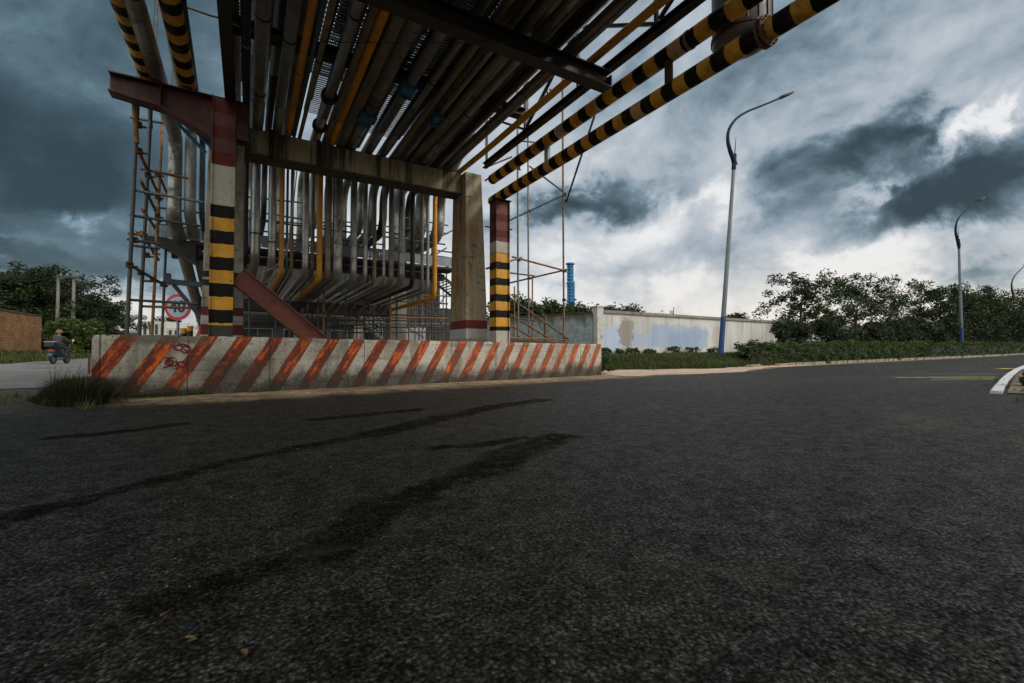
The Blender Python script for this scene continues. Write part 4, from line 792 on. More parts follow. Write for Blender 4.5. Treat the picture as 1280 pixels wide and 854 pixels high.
for (x, y, Y) in [(648, 325, 13.3), (705, 339, 12.95), (661, 348, 14.9), (705, 244, 12.95), (661, 264, 14.9), (648, 211, 13.3), (708, 251, 12.9), (705, 424, 12.95), (648, 422, 13.3), (705, 375, 12.95)]: coupler(sr_, at_y(x, y, Y), .06)
a = MB(); a.beam(at_y(632, 425, 12.9), at_y(707, 429, 12.8), .3, .05); obj('plank', a, mat('old_plank', (.10, .075, .05), (.06, .045, .03), 3, .85), sr_)
sb = thing('scaffold', 'dark tangle of scaffold tubes standing behind the bent pipes', 'scaffold', (3, 18.5, 0))
for (px, y0, Y, m) in [(405, 300, 17.2, TUBER), (488, 330, 17.2, TUBER), (418, 395, 22, TUBED), (436, 392, 22, TUBED), (455, 345, 18.6, TUBED), (467, 385, 19, TUBED), (503, 368, 22.5, TUBED), (511, 362, 19, TUBE), (528, 370, 23.5, TUBE), (537, 355, 19, TUBER), (548, 350, 22, TUBED), (554, 352, 24, TUBER), (378, 385, 18, TUBED), (390, 380, 22, TUBED), (425, 398, 24, TUBE), (540, 298, 18.2, TUBED), (385, 300, 19.5, TUBED)]:
    q = at_y(px, 420, Y); e = at_y(px, y0, Y); tubepart(sb, 'standard', (q.x, q.y, .02), e, .034, m)
for (x0, y0, Ya, x1, y1, Yb, m) in [(395, 400, 18.3, 520, 401, 18.3, TUBED), (300, 262, 18.6, 545, 300, 18.6, TUBED), (300, 286, 18.9, 480, 306, 18.9, TUBED), (400, 392, 18.4, 560, 395, 18.4, TUBED), (480, 397, 17.8, 560, 398, 17.8, TUBER), (500, 377, 19, 560, 380, 19, TUBED), (500, 386, 22.5, 560, 386, 22.5, TUBED), (400, 411, 18.3, 560, 408, 18.3, TUBED), (545, 313, 19, 575, 317, 18.8, TUBED), (545, 320, 18.6, 572, 324, 18.4, TUBED), (550, 296, 18, 566, 288, 20, TUBED), (545, 318, 18, 558, 310, 20, TUBED), (300, 245, 19, 400, 256, 19, TUBED), (505, 272, 19, 560, 282, 19, TUBED)]:
    tubepart(sb, 'ledger', at_y(x0, y0, Ya), at_y(x1, y1, Yb), .032, m)
for (px, y0, Y, m) in [(312, 262, 18.6, TUBED), (345, 250, 19, TUBED), (362, 372, 18.2, TUBED), (398, 256, 19.2, TUBED), (432, 250, 18.8, TUBED), (446, 395, 21, TUBER), (462, 262, 19.4, TUBED), (475, 396, 20, TUBE), (496, 372, 18.2, TUBED), (519, 365, 21, TUBER), (524, 270, 19.2, TUBED), (533, 378, 20, TUBED), (558, 330, 18.2, TUBED), (565, 352, 20, TUBER), (571, 360, 23, TUBED)]:
    q = at_y(px, 420, Y); e = at_y(px, y0, Y); tubepart(sb, 'standard', (q.x, q.y, .02), e, .03, m)
for (x0, y0, Ya, x1, y1, Yb, m) in [(300, 398, 20, 420, 400, 20, TUBED), (300, 408, 21, 430, 409, 21, TUBED), (420, 405, 20.5, 575, 405, 20.5, TUBE), (430, 416, 19, 575, 415, 19, TUBED), (500, 368, 20, 578, 371, 20, TUBER), (300, 272, 19.2, 420, 284, 19.2, TUBED), (420, 276, 19.4, 560, 292, 19.4, TUBED), (300, 299, 18.7, 560, 322, 18.7, TUBED)]:
    tubepart(sb, 'ledger', at_y(x0, y0, Ya), at_y(x1, y1, Yb), .03, m)
for (x0, y0, Ya, x1, y1, Yb) in [(545, 322, 18, 574, 345, 19), (505, 408, 22, 530, 422, 22), (520, 365, 23, 560, 412, 23), (560, 365, 24, 528, 412, 24), (536, 360, 19, 556, 418, 19)]: tubepart(sb, 'brace', at_y(x0, y0, Ya), at_y(x1, y1, Yb), .03, TUBED)
for (x, y, Y) in [(540, 318, 18.1), (540, 330, 18.1), (540, 345, 18.1), (488, 360, 17.2), (405, 392, 17.2)]: coupler(sb, at_y(x, y, Y), .06)
# light sloping lattice right of the bends
lt_ = thing('lattice_ramp', 'light steel lattice sloping down behind the tapered concrete column', 'lattice', (6.9, 19, 2.5))
a = MB(); q = [at_y(543, 337, 17.5), at_y(585, 372, 17.5)]
for d in (0, 1.2): a = MB(); a.beam(q[0]+Vector((0, d, 0)), q[1]+Vector((0, d, 0)), .06, .1); obj('stringer', a, DARK, lt_)
a = MB()
for k in range(14): p_ = q[0].lerp(q[1], k/13); a.beam(p_+Vector((0, .03, 0)), p_+Vector((0, 1.17, 0)), .05, .03)
obj('rung_set', a, TRAY, lt_)

# ------------------------------------------------------------------ low building, stairs and sheet fence under the bridge
lb = thing('low_building', 'low grey green workshop with dark windows seen under the pipes', 'building', (2, 33, 0))
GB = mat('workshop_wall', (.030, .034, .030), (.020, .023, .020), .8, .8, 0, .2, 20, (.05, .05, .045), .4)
WINM = mat('dark_glass', (.012, .014, .015), (.02, .022, .022), 2, .15, 0, .02)
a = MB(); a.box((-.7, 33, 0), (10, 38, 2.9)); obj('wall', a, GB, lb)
a = MB(); a.box((-.8, 32.4, 2.9), (10.2, 38.4, 3.12)); obj('roof', a, mat('workshop_roof', (.09, .092, .09), (.06, .06, .06), 1, .7), lb)
for x in (.6, 2.9, 5.2, 7.9):
    a = MB()
    for s in ((x-.85, .95, x-.80, 2.3), (x+.80, .95, x+.85, 2.3), (x-.85, .9, x+.85, .95), (x-.85, 2.3, x+.85, 2.35), (x-.02, .95, x+.02, 2.3)): a.box((s[0], 32.94, s[1]), (s[2], 32.998, s[3]))
    wo = obj('window', a, TRAY, lb); a = MB(); a.box((x-.80, 32.97, .951), (x-.021, 32.99, 2.299)); a.box((x+.021, 32.97, .951), (x+.80, 32.99, 2.299)); obj('pane', a, WINM, wo)
a = MB(); a.box((-.7, 32.9, .55), (10, 32.996, .75)); obj('band', a, TUBED, lb)
a = MB(); a.box((-.9, 38.6, 0), (15, 50, 8.2)); obj('added_rear_hall', a, mat('added_hall_wall', (.030, .031, .028), (.02, .021, .019), .6, .85, 0, .2, 12, (.04, .03, .02), .4), lb)  # dark hall added behind the workshop to block the bright low sky
a = MB(); a.add([(-1.1, 38.4, 8.21), (15.2, 38.4, 8.21), (15.2, 44.3, 9.0), (-1.1, 44.3, 9.0), (15.2, 50.2, 8.21), (-1.1, 50.2, 8.21)], [(0, 1, 2, 3), (3, 2, 4, 5), (0, 3, 5), (1, 4, 2), (0, 5, 4, 1)]); obj('added_hall_roof', a, MATS['workshop_roof'], lb)
st = thing('metal_stairs', 'steel staircase with white handrails behind the barrier', 'stairs', (5.5, 24.5, 0))
s0 = at_y(446, 391, 24.5); s1 = at_y(478, 424, 24.5); s1.z = max(.05, s1.z); a = MB()
for d in (0, .8): a = MB(); a.beam(s0+Vector((0, d, 0)), s1+Vector((0, d, 0)), .05, .16); obj('stringer', a, TRAY, st)
for k in range(10): p_ = s0.lerp(s1, (k+.5)/10); a = MB(); a.box((p_.x-.13, p_.y+.03, p_.z), (p_.x+.13, p_.y+.77, p_.z+.03)); obj('tread', a, PALE, st)
for d in (0, .8):
    a = MB(); a.tube([s0+Vector((0, d, .95)), s1+Vector((0, d, .95))], .025, 8); a.tube([s0+Vector((0, d, .5)), s1+Vector((0, d, .5))], .02, 8); a.tube([s0+Vector((0, d, .95)), s0+Vector((-1.3, d, .95))], .025, 8)
    for k in (0, .33, .66, 1): p_ = s0.lerp(s1, k)+Vector((0, d, 0)); a.tube([p_, p_+Vector((0, 0, .95))], .022, 8)
    obj('handrail', a, PALE, st)
a = MB(); a.box((s0.x-1.4, s0.y, s0.z-.1), (s0.x, s0.y+.85, s0.z)); a.box((s0.x-1.35, s0.y+.02, 0), (s0.x-1.25, s0.y+.12, s0.z-.1)); a.box((s0.x-1.35, s0.y+.72, 0), (s0.x-1.25, s0.y+.82, s0.z-.1)); obj('landing', a, TRAY, st)
sf = thing('sheet_fence', 'tall dark corrugated metal fence behind the scaffold tubes', 'fence', (9, 27, 0))
a = MB(); xs = np.arange(7.0, 11.6, .075); v = []
for i, x in enumerate(xs): v += [(x, 27+(.04 if i % 4 < 2 else 0), .1), (x, 27+(.04 if i % 4 < 2 else 0), 3.6), ]
a.add(v, [(2*i, 2*i+2, 2*i+3, 2*i+1) for i in range(len(xs)-1)]); a.box((7, 27.06, .6), (11.6, 27.1, .7)); a.box((7, 27.06, 2.8), (11.6, 27.1, 2.9)); obj('sheet', a, mat('dark_sheet', (.06, .062, .055), (.035, .036, .032), 1.2, .7, .2, .2, 20, (.05, .03, .015), .5), sf)
pn = thing('site_panel', 'pale blue white hoarding panel low between the scaffold tubes', 'hoarding', (7.6, 24, 0))
q0, q1 = at_y(506, 409, 24), at_y(532, 409, 24); a = MB(); a.box((q0.x, 24, .15), (q1.x, 24.04, q0.z)); obj('sheet', a, mat('pale_panel', (.42, .46, .48), (.32, .35, .36), 1.5, .6, 0, .1), pn)
a = MB()
for x in (q0.x+.05, q1.x-.05): a.box((x-.03, 24.045, 0), (x+.03, 24.1, q0.z+.05))
obj('post', a, TUBED, pn)

# ------------------------------------------------------------------ boundary walls on the right
def wall_mat(name, base1, base2, blue=True, topdark=.0, ht=3.1):
    m, t, b = new_mat(name); tc = t.node('ShaderNodeTexCoord').outputs['Object']; p = t.sep(tc); x, z = p[0], p[2]
    n = t.noise(t.stretch(tc, (1, 1, .35)), .8, 7, .62); n2 = t.noise(tc, 4, 6, .7); st = t.noise(t.stretch(tc, (1, 1, .06)), 3.5, 5, .65); fi = t.noise(tc, 30, 4, .7)
    col = t.mix(t.ramp(n, .35, .65), base1, base2); col = t.mix(t.ramp(st, .48, .72, 0, .55), col, tuple(v*.5 for v in base2)); nw = t.sep(t.noise(tc, 1.3, 5, .65, 0, 1)); wx = t.m('ADD', x, t.m('ADD', t.m('MULTIPLY', t.m('SUBTRACT', n2, .5), .7), t.m('MULTIPLY', t.m('SUBTRACT', nw[0], .5), 1.8))); wz = t.m('ADD', z, t.m('ADD', t.m('MULTIPLY', t.m('SUBTRACT', n2, .5), .5), t.m('MULTIPLY', t.m('SUBTRACT', nw[1], .5), 1.1)))
    def rect(x0, x1, z0, z1, e=.14): return t.m('MULTIPLY', t.m('MULTIPLY', t.ramp(wx, x0-e, x0+e), t.ramp(wx, x1+e, x1-e)), t.m('MULTIPLY', t.ramp(wz, z0-e, z0+e), t.ramp(wz, z1+e, z1-e)))
    if blue:
        for (x0, x1, z0, z1, c, am) in [(.2, 1.6, .6, 2.3, (.40, .50, .70), .85), (1.9, 4.4, 1.15, 1.9, (.36, .47, .66), .75), (3.9, 9.2, 1.1, 2.45, (.27, .37, .56), .75), (5.5, 8.4, 1.25, 2.1, (.23, .34, .54), .5), (1.5, 2.6, 1.1, 2.75, (.25, .23, .20), .9), (1.0, 2.4, .3, .95, (.30, .25, .20), .75), (9.8, 10.6, .3, 2.6, (.33, .30, .27), .5)]:
            col = t.mix(t.m('MULTIPLY', rect(x0, x1, z0, z1), t.m('MULTIPLY', t.ramp(st, .75, .40, .55, 1), am)), col, c)
    else:
        col = t.mix(t.m('MULTIPLY', t.ramp(n2, .40, .62), .75), col, (.36, .42, .47)); col = t.mix(t.ramp(t.m('ADD', wz, t.m('MULTIPLY', st, 1.3)), ht+.0, ht+.55, 0, .9), col, (.09, .085, .065))
    foot = t.ramp(t.m('ADD', z, t.m('MULTIPLY', t.m('SUBTRACT', n, .5), .9)), .9, .1); col = t.mix(t.m('MULTIPLY', foot, .55), col, (.20, .17, .13))
    t.put(b.inputs['Base Color'], col); t.put(b.inputs['Roughness'], .9); b.inputs['Specular IOR Level'].default_value = .2; t.put(b.inputs['Normal'], t.bump(t.m('ADD', fi, n2), .25, .012)); return m
wl = thing('boundary_wall', 'long pale rendered wall with washed blue paint behind the street lamp', 'wall', (16.75, 19.2, 0))
a = MB(); a.box((16.95, 19.2, -.2), (48, 19.45, 3.0)); w_o = obj('render', a, wall_mat('painted_wall', (.62, .615, .59), (.50, .495, .47)), wl)
a = MB(); a.box((16.95, 19.1, 3.0), (48.1, 19.55, 3.16)); obj('coping', a, CONC2, wl)
a = MB(); a.box((16.5, 19.05, -.2), (16.93, 19.5, 3.3)); a.box((16.46, 19.01, 3.3), (16.97, 19.54, 3.36)); obj('pillar', a, WHITEP, wl)
wd = (at_y(661, 396, 23.1)-Vector((16.5, 19.3, 0))); ang = math.atan2(23.1-19.3, at_y(661, 396, 23.1).x-16.5)
w2 = thing('boundary_wall', 'stained blue grey wall running away behind the scaffold bay', 'wall', (16.48, 19.35, 0), rz=ang)
WORLD[w2.name] = Vector((0, 0, 0)); a = MB(); a.box((.05, -.12, -.2), (19, .12, 2.95)); obj('render', a, wall_mat('stained_wall', (.27, .30, .31), (.20, .225, .23), False, ht=3.0), w2)
for k in range(5): a = MB(); a.box((3.2*k+2.9, .122, -.2), (3.2*k+3.05, .16, 3.0)); obj('rib_post', a, mat('wall_post', (.10, .09, .075), (.06, .055, .045), 3, .9), w2)
a = MB(); a.box((.05, -.16, 2.95), (19, .16, 3.02)); obj('coping', a, mat('mossy_coping', (.10, .09, .065), (.06, .055, .04), 3, .9, 0, .4), w2)

# blue tower far behind
tw = thing('lattice_tower', 'bright blue slender tower rising behind the far trees', 'tower', (0, 0, 0)); D = 120
tb = at_d(713, 395, D); tw.location = tb; WORLD[tw.name] = Vector(tb); TB = mat('tower_blue', (.015, .22, .50), (.01, .15, .36), .6, .5, 0, .1, 20, (.03, .07, .12), .3)
H = (at_d(713, 329, D)-tb).z; rr = .78
a = MB(); a.tube([tb, tb+Vector((0, 0, H))], rr*.72, 14); obj('shaft', a, mat('shaft_blue', (.008, .085, .22), (.008, .07, .17), .6, .5), tw)
a = MB()
for z in np.linspace(.02, .95, 16): a.ring(tb+Vector((0, 0, H*z)), (0, 0, 1), rr*1.02, rr*1.16, .16, 14)
for k in range(6):
    an = k*math.pi/3; c = Vector((math.cos(an), math.sin(an), 0))*rr*1.08; a.tube([tb+c, tb+c+Vector((0, 0, H*.97))], .09, 6); c2 = Vector((math.cos(an+1.05), math.sin(an+1.05), 0))*rr*1.08
    for q_ in range(8): a.tube([tb+c+Vector((0, 0, H*.12*q_)), tb+c2+Vector((0, 0, H*.12*(q_+1)))], .06, 5)
obj('cage', a, mat('cage_blue', (.03, .30, .60), (.02, .22, .48), .8, .5), tw)
for z, s in ((.99, 1.5), (.62, 1.35), (.28, 1.35)): a = MB(); a.ring(tb+Vector((0, 0, H*z)), (0, 0, 1), .2, rr*s, .35, 16); obj('platform', a, TB, tw)
a = MB(); lx = CR*rr*1.3; a.beam(tb+Vector(lx)+Vector((0, 0, H*.2)), tb+Vector(lx)+Vector((0, 0, H*.66)), .25, .25); obj('ladder', a, TB, tw)
mast = thing('radio_mast', 'hair thin mast on the horizon above the pale wall', 'mast', at_d(842, 400, 150)); a = MB(); a.tube([at_d(842, 402, 150), at_d(842, 384, 150)], .12, 6); obj('pole', a, TUBED, mast)

# ------------------------------------------------------------------ street lamps
LG = 'street lamps along the road'
def lamp(base, top, label, arm_px=None):
    t = thing('street_lamp', label, 'street lamp', base, LG); base = Vector(base); top = Vector(top); d = top-base; H = d.length; u = d.normalized()
    a = MB(); a.tube([base+u*2.3, base+u*(H*.6), base+u*H], [.125, .105, .085], 16); obj('pole', a, GALV, t)
    a = MB(); a.tube([base, base+u*2.3], [.145, .135], 16); obj('blue_base', a, LBLUE, t)
    a = MB(); a.cbox(base+Vector((0, 0, .02)), (.45, .45, .04)); obj('base_plate', a, DARK, t)
    a = MB(); a.tube([top-u*.9, top], [.12, .10], 12); a.tube([top, top+u*1.0], [.03, .012], 8); obj('pole_top', a, NAVY, t)
    e = Vector((1, -.10, 0)).normalized()
    crv = [(0, -.62), (-.12, -.28), (-.36, .15), (-.52, .70), (-.40, 1.35), (.15, 2.05), (1.05, 2.68), (2.40, 3.38), (3.80, 4.12)]
    P_ = [top+e*p[0]*1.03+Vector((0, 0, p[1])) for p in crv]
    sm = []
    for i in range(len(P_)-1):
        p0 = P_[max(i-1, 0)]; p1 = P_[i]; p2 = P_[i+1]; p3 = P_[min(i+2, len(P_)-1)]
        for k in range(5): q = k/5; sm.append(.5*((2*p1)+(-p0+p2)*q+(2*p0-5*p1+4*p2-p3)*q*q+(-p0+3*p1-3*p2+p3)*q**3))
    sm.append(P_[-1]); n = len(sm); a = MB(); a.tube(sm, [.10*(1-i/n)**2+.055 for i in range(n)], 10); obj('arm', a, NAVY, t)
    h0 = P_[-1]; hd = (P_[-1]-P_[-2]).normalized(); sd_ = Vector((0, 0, 1)).cross(hd).normalized(); up = hd.cross(sd_)
    a = MB(); sec = []
    for s_, w_, h_ in ((-.05, .08, .06), (.06, .17, .10), (.14, .25, .12), (.85, .26, .11), (1.15, .22, .08), (1.30, .10, .04)):
        for k in range(12): an = k*math.pi/6; sec.append(h0+hd*s_+sd_*math.cos(an)*w_+up*math.sin(an)*h_*(1 if math.sin(an) > 0 else .6))
    a.add(sec, [(i*12+k, i*12+(k+1)%12, (i+1)*12+(k+1)%12, (i+1)*12+k) for i in range(5) for k in range(12)], True); a.add(sec[:12], [tuple(reversed(range(12)))]); a.add(sec[-12:], [tuple(range(12))])
    hd_o = obj('lamp_head', a, DARK, t); a = MB(); c = h0+hd*.5-up*.075; a.add([c+hd*i*.34+sd_*j*.17 for i, j in ((-1,-1),(1,-1),(1,1),(-1,1))], [(3,2,1,0)]); obj('lens', a, mat('lamp_lens', (.30, .31, .30), (.25, .25, .25), 4, .3), hd_o)
    return t
LY = 15.5
b1 = at_y(901, 443, LY); t1 = at_y(918.5, 193, LY); dd = t1-b1; b1 = b1-dd*((b1.z-verge_h(b1.x, LY)+.02)/dd.z); lamp(b1, t1, 'nearest tall street lamp with a blue foot standing in front of the pale wall')
t2 = at_y(1198.5, 299, LY); lamp((t2.x+.1, LY, verge_h(t2.x, LY)-.02), t2, 'street lamp rising out of the roadside trees with a blue foot above the hedge')
LY3 = 19.0; t3 = at_y(1267, 366, LY3); lamp((t3.x, LY3, 1.0), t3, 'farthest street lamp half hidden behind the right edge trees')

# ------------------------------------------------------------------ foliage
def leaf_mat(name, c1, c2, c3, trans=.25):
    m, t, b = new_mat(name); g_ = t.node('ShaderNodeNewGeometry'); tc = t.node('ShaderNodeTexCoord').outputs['Object']
    n = t.noise(tc, .9, 3, .6); rnd = g_.outputs['Random Per Island']
    col = t.mix(t.ramp(n, .38, .64), c1, c2); col = t.mix(t.m('MULTIPLY', t.ramp(rnd, .6, 1.0), .7), col, c3); col = t.mix(t.m('MULTIPLY', t.ramp(rnd, .3, 0), .5), col, tuple(v*.6 for v in c1))
    t.put(b.inputs['Base Color'], col); b.inputs['Roughness'].default_value = .6; b.inputs['Specular IOR Level'].default_value = .3
    tr = t.node('ShaderNodeBsdfTranslucent'); t.put(tr.inputs[0], col); mx = t.node('ShaderNodeMixShader'); mx.inputs[0].default_value = trans
    out = m.node_tree.nodes['Material Output']; t.l.new(b.outputs[0], mx.inputs[1]); t.l.new(tr.outputs[0], mx.inputs[2]); t.l.new(mx.outputs[0], out.inputs[0]); return m
LF1 = leaf_mat('leaf_dark', (.020, .037, .012), (.034, .058, .017), (.070, .095, .026))
LF2 = leaf_mat('leaf_bright', (.050, .085, .022), (.08, .12, .028), (.15, .17, .035))
LFL = leaf_mat('leaf_side_road', (.013, .022, .009), (.022, .035, .012), (.045, .058, .018))
LFB = leaf_mat('leaf_bush', (.022, .034, .016), (.034, .050, .020), (.05, .07, .026))
HED = leaf_mat('leaf_hedge', (.035, .064, .018), (.056, .095, .024), (.11, .15, .035))
GRS = leaf_mat('grass_blade', (.050, .078, .020), (.075, .095, .028), (.15, .14, .05))
BARK = mat('bark', (.075, .058, .042), (.045, .035, .027), 6, .9, 0, .5)
def leaves(centers, size, jit, n_each, rng, squash=.75):
    """many small pointed leaf faces gathered in clumps"""
    N = len(centers)*n_each; C_ = np.repeat(np.array(centers), n_each, 0); R_ = np.repeat(np.array(jit, dtype=float), n_each)
    d = rng.normal(size=(N, 3)); d /= np.linalg.norm(d, axis=1)[:, None]; rad_ = rng.random(N)**.45; P_ = C_+d*(R_*rad_)[:, None]*np.array([1, 1, squash])
    a = rng.normal(size=(N, 3)); a[:, 2] *= .6; a /= np.linalg.norm(a, axis=1)[:, None]; b = rng.normal(size=(N, 3)); b -= a*(a*b).sum(1)[:, None]; b /= np.linalg.norm(b, axis=1)[:, None]
    s = size*rng.uniform(.55, 1.3, N)[:, None]; a = a*s; b = b*s*.5
    V_ = np.stack([P_-a*.5, P_+b*.5, P_+a*.62, P_-b*.5], 1).reshape(-1, 3); F_ = np.arange(N*4).reshape(-1, 4); return V_, F_
def leaf_obj(name, V_, F_, m, parent=None, origin=None):
    me = bpy.data.meshes.new(name); o_ = np.array(origin if origin is not None else WORLD[parent.name]); V_ = V_-o_
    me.vertices.add(len(V_)); me.vertices.foreach_set('co', V_.ravel().astype(np.float32)); me.loops.add(F_.size); me.loops.foreach_set('vertex_index', F_.ravel().astype(np.int32))
    me.polygons.add(len(F_)); me.polygons.foreach_set('loop_start', np.arange(0, F_.size, F_.shape[1], dtype=np.int32)); me.polygons.foreach_set('loop_total', np.full(len(F_), F_.shape[1], dtype=np.int32)); me.update(calc_edges=True); me.materials.append(m)
    return link(name, me, parent, (0, 0, 0) if parent is not None else tuple(o_))
def tree(base, H, W, label, m=LF1, seed=0, leaf=.22, low=.25, group=None, n_each=46, clumps=46, dens=1.75, trunk_r=.14, name='leafy_tree', cat='tree'):
    rng = np.random.default_rng(seed+5); base = Vector(base); t = thing(name, label, cat, base, group)
    a = MB(); lean = Vector((rng.uniform(-.05, .05), rng.uniform(-.05, .05), 1)); top = base+lean*H*.62
    a.tube([base-Vector((0, 0, .1)), base+lean*H*.2, base+lean*H*.42+Vector((rng.uniform(-.1, .1), 0, 0)), top], [trunk_r*1.15, trunk_r*.9, trunk_r*.65, trunk_r*.3], 9); cent, jit = [], []
    nb = 9
    for k in range(nb):
        an = k*2.4+rng.uniform(-.4, .4); z0 = H*(low+.06+.34*k/nb); p0 = base+lean*z0; rr_ = W*.5*rng.uniform(.55, 1.0)*(1-.35*abs(k/nb-.45)); z1 = H*(low+.22+.62*(k+.7)/nb*rng.uniform(.85, 1.08)); z1 = min(z1, H*.95)
        p2 = Vector((p0.x+math.cos(an)*rr_, p0.y+math.sin(an)*rr_, base.z+z1)); p1 = p0.lerp(p2, .5)+Vector((0, 0, -.06*H)); a.tube([p0, p1, p1.lerp(p2, .75)], [trunk_r*.45, trunk_r*.28, trunk_r*.08], 6)
        for q in range(int(clumps/nb)):
            f_ = rng.uniform(.40, 1.16); c = p0.lerp(p1, f_*2) if f_ < .5 else p1.lerp(p2, (f_-.5)*2); sp = W*.20; c = c+Vector(rng.normal(size=3)*np.array([sp, sp, sp*.55])); cent.append(tuple(c)); jit.append(W*rng.uniform(.08, .15))
    for q in range(clumps//5): cent.append((base.x+rng.normal()*W*.16, base.y+rng.normal()*W*.16, base.z+H*rng.uniform(.72, .97))); jit.append(W*rng.uniform(.06, .12))
    cent = [(c[0], c[1], min(c[2], base.z+H)) for c in cent]
    obj('trunk', a, BARK, t); V_, F_ = leaves(cent, leaf*.80, [j_*1.02 for j_ in jit], int(n_each*dens*1.55), rng); leaf_obj('crown', V_, F_, m, t); return t
def bush(base, W, H, label, m=LFB, seed=0, leaf=.14, n=2600, name='roadside_shrub', cat='shrub', group=None, D_=None):
    rng = np.random.default_rng(seed+77); base = Vector(base); t = thing(name, label, cat, base, group); cent, jit = [], []; D_ = D_ or W*.7
    for k in range(26): an = rng.uniform(0, 6.28); r_k = math.sqrt(rng.random())*.42; z = rng.random()**.8; cent.append((base.x+math.cos(an)*r_k*W*(1-.45*z), base.y+math.sin(an)*r_k*D_*(1-.45*z), base.z+H*(.1+.74*z))); jit.append(H*rng.uniform(.13, .24))
    V_, F_ = leaves(cent, leaf, jit, n//26, rng, .85); leaf_obj('foliage', V_, F_, m, t); a = MB()
    for k in range(5): an = k*1.3; a.tube([base-Vector((0, 0, .1)), base+Vector((math.cos(an)*W*.2, math.sin(an)*D_*.2, H*.6))], [.035, .012], 6)
    obj('stem', a, BARK, t); return t
TGp = 'trees along the far side of the road'
def on_verge(px, Y): q = at_y(px, 430, Y); return (q.x, Y, verge_h(q.x, min(Y, 30))-.02)
for i, (px, Y, ytop, W, m, lab, low) in enumerate([(1004, 18.2, 347, 4.6, LF1, 'leftmost roadside tree with an airy rounded crown', .30), (1068, 18.6, 345, 5.0, LF1, 'tall airy roadside tree just right of the leftmost one', .30), (1038, 21, 384, 3.6, LF2, 'lower bright green tree filling the gap between the two airy trees', .12), (1112, 19, 364, 5.6, LF1, 'middle roadside tree with a flat uneven crown', .22), (1142, 22, 386, 4.6, LF2, 'paler loose tree behind the flat crowned middle one', .15),
                                              (1176, 17.8, 358, 5.6, LF1, 'open crowned tree left of the second street lamp', .34), (1212, 17.6, 368, 5.6, LF1, 'tree whose crown wraps the second street lamp', .3), (1236, 18, 366, 6.5, LF1, 'wide tree right of the second street lamp', .28), (1262, 17.5, 378, 7.5, LF1, 'dark dense tree next to the right edge of the view', .2), (1296, 17.0, 378, 9, LF1, 'rightmost dark tree at the road bend', .2)]):
    q = on_verge(px, Y); zt = at_y(px, ytop, Y).z; tree(q, zt-q[2], W, lab, m, 100+i, low=low, group=TGp, leaf=.25+.05*(i > 4), clumps=54, n_each=44, dens=1.35 if i < 7 else 1.7)
SGp = 'dark shrubs under the roadside trees'
for i, (px, Y, ytop, wpx, lab) in enumerate([(990, 16.6, 397, 66, 'round dark shrub at the end of the pale wall'), (1040, 17.2, 393, 60, 'dark shrub between the two airy trees'), (1072, 17.6, 410, 46, 'low dark shrub at the foot of the tall airy tree'), (1098, 16.8, 401, 56, 'dark shrub under the flat crowned middle tree'), (1132, 17, 396, 56, 'tall dark shrub right of the middle of the tree row'), (1164, 16.8, 399, 54, 'dark shrub left of the second street lamp'), (1192, 16.9, 392, 50, 'dark shrub behind the second lamp foot'), (1224, 16.6, 386, 60, 'high dark shrub right of the second lamp foot'), (1256, 16.4, 388, 60, 'dark shrub mass close to the right edge'), (1284, 16.0, 390, 60, 'rightmost dark shrub at the road bend'), (1020, 21, 405, 80, 'wide dark shrub far behind the leftmost airy tree'), (1085, 21, 402, 90, 'wide dark shrub far behind the tall airy tree'), (1150, 20.5, 396, 90, 'wide dark shrub far behind the middle of the tree row'), (1205, 19.5, 388, 80, 'wide dark shrub far behind the second street lamp'), (1245, 18.6, 386, 80, 'wide dark shrub far behind the right end of the tree row'), (1275, 18.0, 384, 70, 'tall dark shrub far behind the right edge')]):
    q = on_verge(px, Y); zt = at_y(px, ytop, Y).z; w = (at_y(px+wpx/2, 420, Y)-at_y(px-wpx/2, 420, Y)).length; bush(q, w, zt-q[2], lab, LFB, 200+i, leaf=.22 if i < 10 else .34, n=4600, group=SGp, D_=2.4)
# clipped hedge behind the kerb
hg = thing('clipped_hedge', 'long low clipped hedge behind the kerb stones', 'hedge', (50, 14.3, .4)); rng = np.random.default_rng(3); cent, jit = [], []
x = 22.4
while x < 86:
    g0 = verge_h(x, 14.6); top = 1.12+.06*math.sin(x*1.7)+.05*math.sin(x*.6)-.012*max(0, min(x, 70)-40)*.2; k_n = 12 if x < 45 else 9
    for k in range(k_n): cent.append((x+rng.uniform(-.2, .2), 14.5+rng.uniform(-.52, .52), ground_h(x, 14)+.2+top*rng.uniform(.0, .92))); jit.append(rng.uniform(.16, .24))
    x += .30 if x < 45 else .42
V_, F_ = leaves(cent, .13, jit, 34, rng, .9); leaf_obj('foliage', V_, F_, HED, hg)
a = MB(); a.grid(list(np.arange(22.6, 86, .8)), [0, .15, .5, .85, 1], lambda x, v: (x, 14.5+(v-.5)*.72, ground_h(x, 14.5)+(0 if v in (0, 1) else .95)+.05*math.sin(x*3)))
obj('twig_core', a, mat('hedge_core', (.018, .022, .010), (.012, .014, .007), 6, .95, 0, .6), hg)
